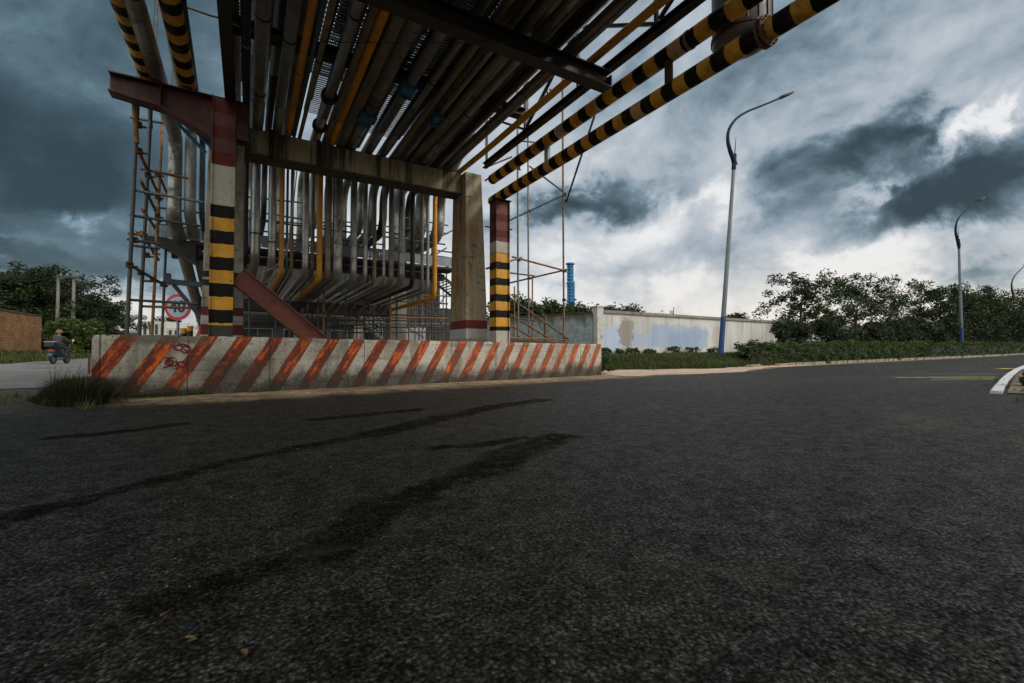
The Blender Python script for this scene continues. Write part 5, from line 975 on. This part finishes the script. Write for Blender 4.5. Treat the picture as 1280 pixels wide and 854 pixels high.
# tall grass and weeds
def blades(pts, hmin, hmax, rng, w=.012, lean=.5, hscale=1):
    N = len(pts); P_ = np.array(pts); h = rng.uniform(hmin, hmax, N)*np.array(hscale); an = rng.uniform(0, 6.283, N); an2 = an+rng.uniform(-.6, .6, N)+1.57; L_ = rng.uniform(.1, lean, N)*h; s = np.stack([np.cos(an2), np.sin(an2), np.zeros(N)], 1)*w*rng.uniform(.6, 1.5, N)[:, None]
    dv = np.stack([np.cos(an), np.sin(an), np.zeros(N)], 1); m1 = P_+dv*(L_*.35)[:, None]; m1[:, 2] += h*.6; tp = P_+dv*L_[:, None]; tp[:, 2] += h
    V_ = np.stack([P_-s, P_+s, m1+s*.8, m1-s*.8, tp+s*.08, tp-s*.08], 1).reshape(-1, 3); b_ = np.arange(N)[:, None]*6; F_ = np.concatenate([b_+np.array([[0, 1, 2, 3]]), b_+np.array([[3, 2, 4, 5]])], 0); return V_, F_
rng = np.random.default_rng(21); pts = []
while len(pts) < 30000:
    x = rng.uniform(11.0, 26); y = rng.uniform(13.0, 19.0)
    y0 = max(13.62, 15.3-(x-12)*.24)+.2*math.sin(x*.9)+.12*math.sin(x*2.3)+.1*math.sin(x*5.1)
    if x < 12.6: y0 -= 2.6*ss(12.6, 11.2, x)
    if x > 20.5: y0 = 13.75
    if y > y0 and (x < 22.2 or y > 15.1 or y < 13.95) and rng.random() < (1 if y < y0+2.5 else .5): pts.append((x, y, verge_h(x, y)-.02))
V_, F_ = blades(pts, .12, .38, rng, .014, .8); tag(leaf_obj('verge_grass', V_, F_, GRS, None, (16, 16, .2)), 'rough green grass on the raised verge before the pale wall', 'grass', kind='stuff')
rng = np.random.default_rng(22); pts = []
for k in range(6500):
    u_ = rng.beta(1.2, 1.6); x = 26+u_*50; pts.append((x, 13.72+rng.uniform(0, .25), ground_h(x, 14)))
V_, F_ = blades(pts, .06, .2, rng, .016, .8); tag(leaf_obj('kerb_grass', V_, F_, GRS, None, (40, 14, .2)), 'short grass growing along the back of the kerb', 'grass', kind='stuff')
WG = 'weeds at the foot of the pale wall'
for i, (px, Y, h, wpx, lab) in enumerate([(757, 18.7, 1.05, 17, 'weed clump at the left end of the pale wall'), (776, 18.8, .95, 16, 'weed clump below the first blue patch of the wall'), (790, 18.6, 1.1, 18, 'taller weed clump below the grey patch of the wall'), (812, 18.8, .95, 20, 'low weed clump below the middle of the blue paint'), (842, 18.7, 1.15, 20, 'bushy weed clump below the right half of the blue paint'), (866, 18.7, 1.1, 18, 'weed clump at the right end of the blue paint'), (893, 17.0, 1.0, 20, 'weed clump around the foot of the nearest lamp')]):
    q = at_y(px, 440, Y); z = verge_h(q.x, Y); w = (at_y(px+wpx, 440, Y)-q).length; bush((q.x, Y, z-.02), w*1.3, h*.66, lab, GRS if i % 3 == 2 else HED, 300+i, leaf=.11, n=900, name='weed_clump', cat='weeds', group=WG)
bush((11.35, 13.1, .02), 1.7, .62, 'low dark weed clump behind the right end of the barrier', HED, 333, leaf=.09, n=2200, name='weed_clump', cat='weeds', D_=1.6)
# big tuft of grass at the left end of the barrier
rng = np.random.default_rng(31); pts = []
while len(pts) < 9000:
    px_, py_ = rng.uniform(30, 135), rng.uniform(478, 509); q = at_z(px_, py_)
    if ((px_-86)/54)**2+((py_-496)/14)**2 < rng.uniform(.55, 1.1) and (q-BL).dot(BN) < (.5 if (q-BL).dot(BT) < 0 else -.03): pts.append((q.x, q.y, 0))
hs = [max(.08, .36*ss(28, 92, 640+569*(np.dot(np.array(p)-CP, CR)/np.dot(np.array(p)-CP, CF)))) for p in pts]
V_, F_ = blades(pts, .35, 1.15, rng, .006, 1.0, hs); tag(leaf_obj('grass_tuft', V_, F_, leaf_mat('tuft_blade', (.018, .024, .009), (.030, .036, .012), (.075, .068, .028)), None, (-2.8, 9.6, 0)), 'wild grass tuft growing at the left end of the striped barrier', 'grass', kind='stuff')
pts = [tuple(at_z(rng.uniform(62, 112), rng.uniform(485, 498))) for k in range(60)]
V_, F_ = blades(pts, .4, .68, rng, .004, .6); tag(leaf_obj('grass_stalks', V_, F_, leaf_mat('stalk', (.10, .10, .05), (.13, .12, .06), (.2, .17, .09)), None, (-2.8, 9.6, 0)), 'thin seed stalks rising above the grass tuft', 'grass', kind='stuff')
pts = []
for k in range(2600):
    t_ = rng.random()*BLEN if k > 900 else rng.random()*2.2; q = BL+BT*t_-BN*abs(rng.normal()*.05); pts.append((q.x, q.y, 0)) if (math.sin(t_*3.1)+math.sin(t_*7.7+1) > .55 or t_ < 1.6) else None
V_, F_ = blades(pts, .02, .10, rng, .004, .8); tag(leaf_obj('barrier_grass', V_, F_, GRS, None, (3, 10.6, 0)), 'sparse grass sprouting along the foot of the barrier', 'grass', kind='stuff')
pts = []; rng = np.random.default_rng(52)
for k in range(26):
    c = at_z(rng.uniform(-20, 150), rng.uniform(484, 516)) if k < 16 else at_z(rng.uniform(1236, 1300), rng.uniform(472, 505))
    for q_ in range(int(rng.uniform(10, 46))): p_ = (c.x+rng.normal()*.07, c.y+rng.normal()*.07, 0); pts.append(p_) if (Vector(p_)-BL).dot(BN) < -.03 or (Vector(p_)-BL).dot(BT) < 0 else None
V_, F_ = blades(pts, .03, .13, rng, .004, 1.0); tag(leaf_obj('loose_weeds', V_, F_, GRS, None, (0, 9, 0)), 'loose sprigs of weed dotted over the dusty ground', 'weeds', kind='stuff')
# plants on the corner island at the right edge
q = at_z(1279, 486); bush((q.x+.45, q.y-.05, .03), .7, .42, 'small green plant behind the white kerb at the right edge', LF2, 401, leaf=.10, n=1500, name='corner_plant', cat='plant')
# far trees behind the walls
FG = 'far trees behind the boundary walls'
for i, (px, d, ytop, wpx, lab) in enumerate([(655, 46, 368, 34, 'far tree seen through the scaffold bay'), (690, 48, 369, 44, 'far round tree left of the blue tower'), (728, 50, 374, 44, 'far tree just right of the blue tower'), (672, 60, 378, 60, 'far low tree mass between the scaffold tubes'), (708, 58, 380, 60, 'far dark tree at the foot of the blue tower'), (764, 62, 379, 26, 'far tree crown above the left end of the pale wall'), (790, 64, 379, 34, 'far tree crown over the blue paint of the wall'), (822, 72, 386, 44, 'far low crown over the middle of the pale wall'), (922, 60, 390, 30, 'small far tree peeping over the wall right of the lamp'), (630, 50, 372, 40, 'far tree behind the slim striped post')]):
    b_ = at_d(px, 442, d); b_.z = 0.3; zt = at_d(px, ytop, d).z; w = wpx/569*d; bush(b_, w*1.25, (zt-b_.z)*1.03, lab, LF1, 500+i, leaf=.38, n=4200, name='far_tree', cat='tree', group=FG, D_=w)
# ------------------------------------------------------------------ left background: trees, brick wall, poles, scooter
LGp = 'trees along the side road'
for i, (px, d, ytop, W, m, lab, low) in enumerate([(8, 34, 345, 6.5, LFL, 'dark tree at the left edge behind the brick wall', .2), (38, 36, 336, 7, LFL, 'tallest dark tree behind the brick wall', .2), (66, 40, 347, 6.5, LFL, 'dark tree behind the twin poles', .1), (90, 41, 372, 5.5, LFL, 'dark tree right of the twin poles', .08), (117, 44, 368, 5.6, LF1, 'rightmost dark tree by the side road', .05), (84, 33, 398, 3.6, LF2, 'bright green young tree behind the scooter rider', .08), (60, 35, 384, 4.2, LFL, 'low dark tree at the end of the brick wall', .05), (106, 37, 402, 3.6, LFB, 'dark shrubby tree beside the side road', .03), (-25, 32, 340, 7, LF1, 'leftmost dark tree cut off by the left edge of the view', .1)]):
    b_ = at_d(px, 440, d); b_.z = ground_h(b_.x, b_.y)+.25; zt = at_d(px, ytop, d).z; tree(b_, zt-b_.z, W, lab, m, 600+i, leaf=.27, clumps=84, n_each=52, low=low, group=LGp)
bw = thing('brick_wall', 'ochre brick wall with a mossy top at the left edge', 'wall', (-12, 36, .6))
def brick_mat():
    m, t, b = new_mat('ochre_brick'); tc = t.node('ShaderNodeTexCoord').outputs['Object']; br_ = t.node('ShaderNodeTexBrick'); t.put(br_.inputs['Vector'], t.comb(t.sep(tc)[0], t.sep(tc)[2], 0)); br_.inputs['Scale'].default_value = 1
    br_.inputs['Brick Width'].default_value = .32; br_.inputs['Row Height'].default_value = .155; br_.inputs['Mortar Size'].default_value = .016; br_.inputs['Color1'].default_value = (.34, .17, .055, 1); br_.inputs['Color2'].default_value = (.22, .105, .038, 1); br_.inputs['Mortar'].default_value = (.09, .065, .04, 1)
    n = t.noise(tc, 1.1, 6, .65); n2 = t.noise(tc, 6, 5, .7); col = t.mix(t.ramp(n, .42, .66, 0, .7), br_.outputs[0], (.10, .06, .03)); col = t.mix(t.ramp(n2, .5, .7, 0, .5), col, (.07, .05, .03))
    t.put(b.inputs['Base Color'], col); b.inputs['Roughness'].default_value = .9; t.put(b.inputs['Normal'], t.bump(t.m('ADD', br_.outputs[1], t.m('MULTIPLY', n2, -.6)), -.5, .02)); return m
q1 = at_d(51, 440, 30); q0 = at_d(-60, 440, 22); ang = math.atan2(q1.y-q0.y, q1.x-q0.x); Lw = math.hypot(q1.x-q0.x, q1.y-q0.y); bw.location = (q0.x, q0.y, .25); bw.rotation_euler.z = ang; WORLD[bw.name] = Vector((0, 0, 0))
hb = at_d(51, 396, 30).z-.25; a = MB(); a.box((0, 0, -.3), (Lw, .26, hb)); obj('brick_face', a, brick_mat(), bw)
a = MB(); x = 0
while x < Lw-.1: l_ = random.uniform(.3, .55); a.box((x, -.05, hb), (min(x+l_-.01, Lw), .31, hb+.09+random.uniform(-.02, .03))); x += l_
obj('coping', a, mat('mossy_cap', (.085, .07, .045), (.05, .045, .028), 4, .95, 0, .5), bw)
rng = np.random.default_rng(41); pts = []
for k in range(9000):
    u_ = rng.uniform(-.1, 1.9); q = q0.lerp(q1, u_); off = rng.uniform(.15, 2.3); n_ = Vector((math.sin(ang), -math.cos(ang), 0)); p_ = q+n_*off; pts.append((p_.x, p_.y, max(ground_h(p_.x, p_.y), .55-.2*off+ground_h(p_.x, p_.y)*.35)))
V_, F_ = blades(pts, .12, .42, rng, .02, .8); tag(leaf_obj('bank_grass', V_, F_, GRS, None, tuple(q1)), 'dark grass bank below the ochre brick wall', 'grass', kind='stuff')
bk = MB(); n_ = Vector((math.sin(ang), -math.cos(ang), 0))
bk.grid(list(np.linspace(-.1, 2.4, 30)), [0, .6, 1.2, 1.8, 2.5], lambda u, o: (lambda p_: (p_.x, p_.y, max(ground_h(p_.x, p_.y)-.02, .52-.2*o+ground_h(p_.x, p_.y)*.35)))(q0.lerp(q1, u)+n_*o)); struct(obj('grass_bank', bk, VERG, loc=(0, 0, 0)))
PO = mat('pole_concrete', (.25, .235, .20), (.18, .17, .145), 2, .85)
pl = thing('twin_power_pole', 'pair of concrete power poles joined by a crossbar among the dark trees', 'power pole', at_d(83, 442, 33))
for px, yt in ((73, 343.5), (92.5, 343.5)): e = at_d(px, yt, 33); b_ = Vector((e.x, e.y, .3)); a = MB(); a.tube([b_, e], [.13, .085], 12); obj('pole', a, PO, pl)
a = MB(); a.beam(at_d(71, 345, 32.85), at_d(98, 347, 32.85), .1, .12); obj('crossbar', a, TUBED, pl); a = MB()
for px in (76, 84, 96.5): e = at_d(px, 344.5, 32.85); a.tube([e, e+Vector((0, 0, .16))], [.06, .035], 8)
obj('insulator', a, mat('porcelain', (.25, .2, .16), (.2, .16, .13), 5, .3), pl)
for i, (x0, y0, x1, y1, d1, lab) in enumerate([(96, 343, 300, 366, 60, 'upper thin power line leaving the twin poles'), (92, 347, 300, 374, 60, 'middle thin power line leaving the twin poles'), (76, 343, -60, 318, 25, 'power line running from the twin poles out at the left edge'), (95, 346, 300, 384, 62, 'lowest thin power line leaving the twin poles')]):
    p0, p1 = at_d(x0, y0, 33), at_d(x1, y1, d1); a = MB(); a.tube([p0.lerp(p1, k/10)-Vector((0, 0, .9*4*(k/10)*(1-k/10))) for k in range(11)], .010, 5); tag(obj('power_line', a, BLACKP), lab, 'power line', 'power lines of the twin poles')

# white building with blue band, speed sign, boards and bollards behind the left end of the barrier
wb = thing('white_building', 'far low white building with a blue plinth and narrow dark windows', 'building', at_d(200, 442, 55)); o3 = at_d(163, 442, 55); ux = Vector((CR[0], CR[1], 0)); uy = Vector((CF[0], CF[1], 0)).normalized()
ang2 = math.atan2(ux.y, ux.x); wb.location = (o3.x, o3.y, .3); wb.rotation_euler.z = ang2; WORLD[wb.name] = Vector((0, 0, 0)); k55 = 55/569; Wd = 68*k55; hz = (442-396)*k55
a = MB(); a.box((1.3, 0, 0), (Wd*.62, 5, hz*.98)); a.box((Wd*.62, .4, 0), (Wd, 5, hz*.80)); obj('wall', a, WHITEP, wb)
a = MB(); a.box((-.4, -.25, 0), (Wd*1.1, -.004, hz*.60)); obj('plinth', a, mat('plinth_blue', (.06, .10, .15), (.05, .08, .11), 1, .6), wb)
for i, x in enumerate(np.linspace(1.7, Wd-.7, 7)): y_ = -.03 if x < Wd*.6 else .37; a = MB(); a.box((x-.16, y_, hz*.62), (x+.16, y_+.028, hz*(.9 if x < Wd*.6 else .74))); obj('window', a, WINM, wb)
a = MB(); a.tube(fillet([(-1.0, .5, hz*.7), (-.9, .5, hz*.98), (.3, .5, hz*1.12), (1.35, .5, hz*1.08)], .7, 6), .28, 12); obj('duct', a, PALE, wb)
fb = thing('far_shed', 'far pale shed roof left of the leaning scaffold', 'building', at_d(140, 442, 70)); o4 = at_d(126, 442, 70); k70 = 70/569; fb.location = (o4.x, o4.y, .2); fb.rotation_euler.z = ang2; WORLD[fb.name] = Vector((0, 0, 0))
a = MB(); a.box((0, 0, 0), (40*k70, 5, 30*k70)); obj('wall', a, mat('shed_wall', (.34, .29, .25), (.27, .23, .2), .5, .8), fb); a = MB(); a.box((-.5, -.5, 30*k70), (40*k70+.5, 5.5, 33*k70)); obj('roof', a, PALE, fb)
tree(Vector((o4.x, o4.y, 0))+uy*14, 7.6, 9, 'far round tree left of the white building', LF1, 71, leaf=.5, clumps=36, n_each=30, low=.05, name='far_tree')
sg = thing('speed_sign', 'round red ringed 40 speed limit sign on a grey post', 'road sign', at_d(221, 442, 17)); SD = 17; c = at_d(222, 384, SD); sg.location = (c.x, c.y, .3); sg.rotation_euler.z = ang2; WORLD[sg.name] = Vector((0, 0, 0)); cz = c.z-.3; k17 = SD/569; Rg = 16.5*k17
a = MB(); a.tube([(-.02, .06, -.3), (-.02, .06, cz+.2)], .045, 10); obj('post', a, GALV, sg)
a = MB(); a.tube([(0, 0, cz), (0, .03, cz)], Rg, 36); pl_o = obj('sign_plate', a, mat('sign_red', (.60, .03, .03), (.5, .025, .025), 2, .45), sg)
a = MB(); a.tube([(0, -.006, cz), (0, -.001, cz)], Rg*.78, 36); obj('sign_face', a, mat('sign_face_blue_grey', (.36, .43, .55), (.33, .39, .5), 2, .45), pl_o)
def text_obj(name, body, size, m, parent, loc, rot, align='CENTER'):
    cu = bpy.data.curves.new(name, 'FONT'); cu.body = body; cu.size = size; cu.align_x = align; cu.align_y = 'CENTER'; cu.extrude = .002; cu.offset = size*.035
    o = bpy.data.objects.new(name, cu); COL.objects.link(o); dg = bpy.context.evaluated_depsgraph_get(); me = bpy.data.meshes.new_from_object(o.evaluated_get(dg)); bpy.data.objects.remove(o); me.materials.clear(); me.materials.append(m)
    o = link(name, me, parent, loc); o.rotation_euler = rot; return o
text_obj('sign_number', '40', Rg*1.2, BLACKP, pl_o, (0, -.010, cz), (rad(90), 0, 0))
wb2 = thing('warning_board', 'leaning orange and white board behind the sign post', 'board', at_d(237, 442, 15)); q = at_d(238, 397, 15); wb2.location = (q.x, q.y, .2); wb2.rotation_euler = (0, rad(16), ang2+.5); WORLD[wb2.name] = Vector((0, 0, 0)); zc = q.z-.2
OB = mat('orange_board', (.60, .12, .03), (.5, .10, .03), 2, .5)
a = MB(); a.box((-.16, 0, 0), (.16, .025, zc+.34)); obj('board', a, OB, wb2)
for z in (.05, .3): a = MB(); a.box((-.155, -.006, zc+z-.12), (.155, -.001, zc+z-.02)); obj('white_band', a, WHITEP, wb2)
for i, (px, yt, lab) in enumerate([(229.5, 410.5, 'shorter black and yellow bollard cap near the near column'), (237.5, 407.5, 'taller black and yellow bollard right beside the near column')]):
    q = at_d(px, yt, 11.2); t = thing('striped_bollard', lab, 'bollard', (q.x, q.y, .05), 'bollards behind the barrier'); a = MB(); a.tube([(q.x, q.y, .05), (q.x, q.y, q.z-.13)], .065, 14); obj('post', a, BLACKP, t); a = MB(); a.tube([(q.x, q.y, q.z-.129), (q.x, q.y, q.z-.01), (q.x, q.y, q.z)], [.066, .066, .05], 14); obj('cap', a, ORANGE, t)

# ------------------------------------------------------------------ scooter and rider
w0 = at_d(66.5, 455, 22.0); w1 = at_d(82.5, 455, 23.0); mid = (w0+w1)/2; gz = ground_h(mid.x, mid.y)+.012; dirv = Vector((w1.x-w0.x, w1.y-w0.y, 0)).normalized(); angm = math.atan2(dirv.y, dirv.x)
mo = thing('motor_scooter', 'blue motor scooter with a rear box riding away on the side road', 'scooter', (mid.x, mid.y, gz), rz=angm); WORLD[mo.name] = Vector((0, 0, 0))
TY = mat('tyre_rubber', (.012, .012, .012), (.02, .02, .02), 8, .8); SBL = mat('scooter_blue', (.010, .032, .07), (.008, .022, .045), 3, .3, 0, .02); SRED = mat('tail_red', (.45, .06, .015), (.3, .05, .015), 4, .35)
for x in (-.62, .62):
    a = MB(); R1, r1 = .235, .055; v = []
    for i in range(28):
        for k in range(10): an, bn = i*2*math.pi/28, k*2*math.pi/10; v.append((x+(R1+r1*math.cos(bn))*math.cos(an), r1*1.1*math.sin(bn), .29+(R1+r1*math.cos(bn))*math.sin(an)))
    a.add(v, [(i*10+k, ((i+1)%28)*10+k, ((i+1)%28)*10+(k+1)%10, i*10+(k+1)%10) for i in range(28) for k in range(10)], True); wh = obj('wheel', a, TY, mo)
    a = MB(); a.tube([(x, -.03, .29), (x, .03, .29)], .17, 20); obj('rim', a, TRAY, wh)
a = MB(); body = [(-.78, .50), (-.70, .80), (-.30, .80), (.0, .62), (.05, .34), (.34, .34), (.46, .62), (.50, .98), (.60, .98), (.62, .60), (.50, .26), (.0, .22), (-.35, .30), (-.60, .42)]; a.prism(body, -.13, .13, lambda u, v_, w: (u, w, v_)); obj('body_shell', a, SBL, mo, bevel=.035)
a = MB(); a.tube([(.62, 0, .29), (.52, 0, .85), (.47, 0, 1.08)], .035, 10); obj('fork', a, TUBED, mo)
a = MB(); a.tube(fillet([(.42, -.34, 1.10), (.48, -.12, 1.08), (.48, .12, 1.08), (.42, .34, 1.10)], .08, 4), .016, 8); obj('handlebar', a, BLACKP, mo)
for s in (-.3, .3): a = MB(); a.tube([(.46, s, 1.1), (.46, s*1.15, 1.28)], .008, 6); a.tube([(.45, s*1.15, 1.30), (.475, s*1.15, 1.30)], .06, 12); obj('mirror', a, WHITEP, mo)
a = MB(); a.box((-.72, -.15, .80), (-.05, .15, .90)); obj('saddle', a, BLACKP, mo, bevel=.03)
a = MB(); a.box((-1.02, -.2, .92), (-.66, .2, 1.16)); bx = obj('rear_box', a, SBL, mo, bevel=.03); a = MB(); a.box((-1.03, -.21, 1.162), (-.65, .21, 1.22)); obj('lid', a, mat('box_lid', (.38, .25, .16), (.3, .2, .13), 3, .5), bx)
a = MB(); a.box((-.90, -.12, .66), (-.785, .12, .78)); obj('tail_light', a, SRED, mo, bevel=.02); a = MB(); a.box((.55, -.12, .84), (.66, .12, .98)); obj('headlight', a, mat('lamp_orange', (.55, .22, .08), (.5, .2, .08), 3, .3), mo, bevel=.03)
a = MB(); a.box((-.93, -.10, .44), (-.915, .10, .58)); obj('number_plate', a, mat('plate_teal', (.03, .18, .20), (.03, .15, .16), 3, .5), mo); a = MB(); a.tube([(-.55, -.17, .30), (-.05, -.17, .28)], [.06, .045], 10); obj('exhaust', a, TRAY, mo)
a = MB(); a.prism([(-.92, .40), (-.62, .62), (-.36, .56), (-.36, .52), (-.62, .57), (-.90, .37)], -.075, .075, lambda u, v_, w: (u, w, v_)); obj('mudguard', a, SBL, mo)
# rider: one continuous skin body, posed seated with both hands on the bar
J = {'pelvis': (-.28, 0, .98), 'waist': (-.26, 0, 1.16), 'chest': (-.20, 0, 1.36), 'neck': (-.16, 0, 1.53), 'head': (-.13, 0, 1.66), 'top': (-.12, 0, 1.77)}
names = list(J); verts = [J[n] for n in names]; radii = [(.15, .17), (.13, .16), (.14, .19), (.055, .055), (.085, .085), (.06, .06)]; edges = [(i, i+1) for i in range(5)]
def chain(start, pts_):
    p = start
    for c, r in pts_: verts.append(c); radii.append((r, r)); edges.append((p, len(verts)-1)); p = len(verts)-1
for s in (-1, 1):
    chain(2, [((-.18, s*.20, 1.46), .068), ((.02, s*.30, 1.24), .05), ((.22, s*.31, 1.16), .042), ((.40, s*.29, 1.12), .032), ((.45, s*.285, 1.115), .034)])
    chain(0, [((-.22, s*.13, .96), .095), ((.14, s*.17, .84), .072), ((.20, s*.17, .56), .052), ((.17, s*.16, .40), .04), ((.28, s*.17, .365), .036)])
me = bpy.data.meshes.new('person'); me.from_pydata(verts, edges, []); me.update()
def cloth():
    m, t, b = new_mat('rider_clothes'); tc = t.node('ShaderNodeTexCoord').outputs['Object']; p = t.sep(tc); n = t.noise(tc, 14, 4)
    col = t.mix(t.ramp(n, .4, .6), (.020, .022, .026), (.034, .036, .04)); col = t.mix(t.m('LESS_THAN', p[2], .97), col, (.03, .034, .05))
    hand = t.m('MULTIPLY', t.m('GREATER_THAN', p[0], .39), t.m('GREATER_THAN', p[2], 1.0)); skin = t.m('MAXIMUM', t.m('GREATER_THAN', p[2], 1.52), hand); col = t.mix(skin, col, (.30, .16, .10)); t.put(b.inputs['Base Color'], col); b.inputs['Roughness'].default_value = .8; return m
me.materials.append(cloth()); pr = link('person', me, None, (mid.x, mid.y, gz), angm); WORLD[pr.name] = Vector((0, 0, 0))
mo.scale = (.9, .9, .9); pr.scale = (.9, .9, .9)
tag(pr, 'person in dark clothes and a round hat riding the blue scooter', 'person')
sk = pr.modifiers.new('skin', 'SKIN'); su = pr.modifiers.new('smooth', 'SUBSURF'); su.levels = 2; su.render_levels = 2; sk.use_smooth_shade = True
for i, v in enumerate(me.skin_vertices[0].data) if me.skin_vertices else []: v.radius = radii[i]
if not me.skin_vertices:
    bm2 = bmesh.new(); bm2.from_mesh(me); lay = bm2.verts.layers.skin.verify(); bm2.verts.ensure_lookup_table()
    for i, v in enumerate(bm2.verts): v[lay].radius = radii[i]; v[lay].use_root = (i == 0)
    bm2.to_mesh(me); bm2.free()
a = MB(); a.tube([(-.135, 0, 1.70), (-.135, 0, 1.735), (-.13, 0, 1.80), (-.13, 0, 1.86), (-.13, 0, 1.885)], [.155, .15, .135, .09, .03], 18); obj('hat', a, mat('straw_helmet', (.16, .12, .065), (.11, .085, .05), 6, .6), pr)
for s in (-1, 1): a = MB(); a.tube([(-.052, s*.032, 1.675), (-.043, s*.032, 1.675)], .011, 8); obj('eye', a, BLACKP, pr)
a = MB(); a.tube([(-.05, 0, 1.665), (-.022, 0, 1.64)], [.010, .016], 8); obj('nose', a, mat('skin', (.30, .16, .10), (.26, .14, .09), 8, .6), pr)
a = MB(); a.tube([(-.050, -.022, 1.61), (-.046, 0, 1.607), (-.050, .022, 1.61)], .006, 6); obj('mouth', a, REDP, pr)
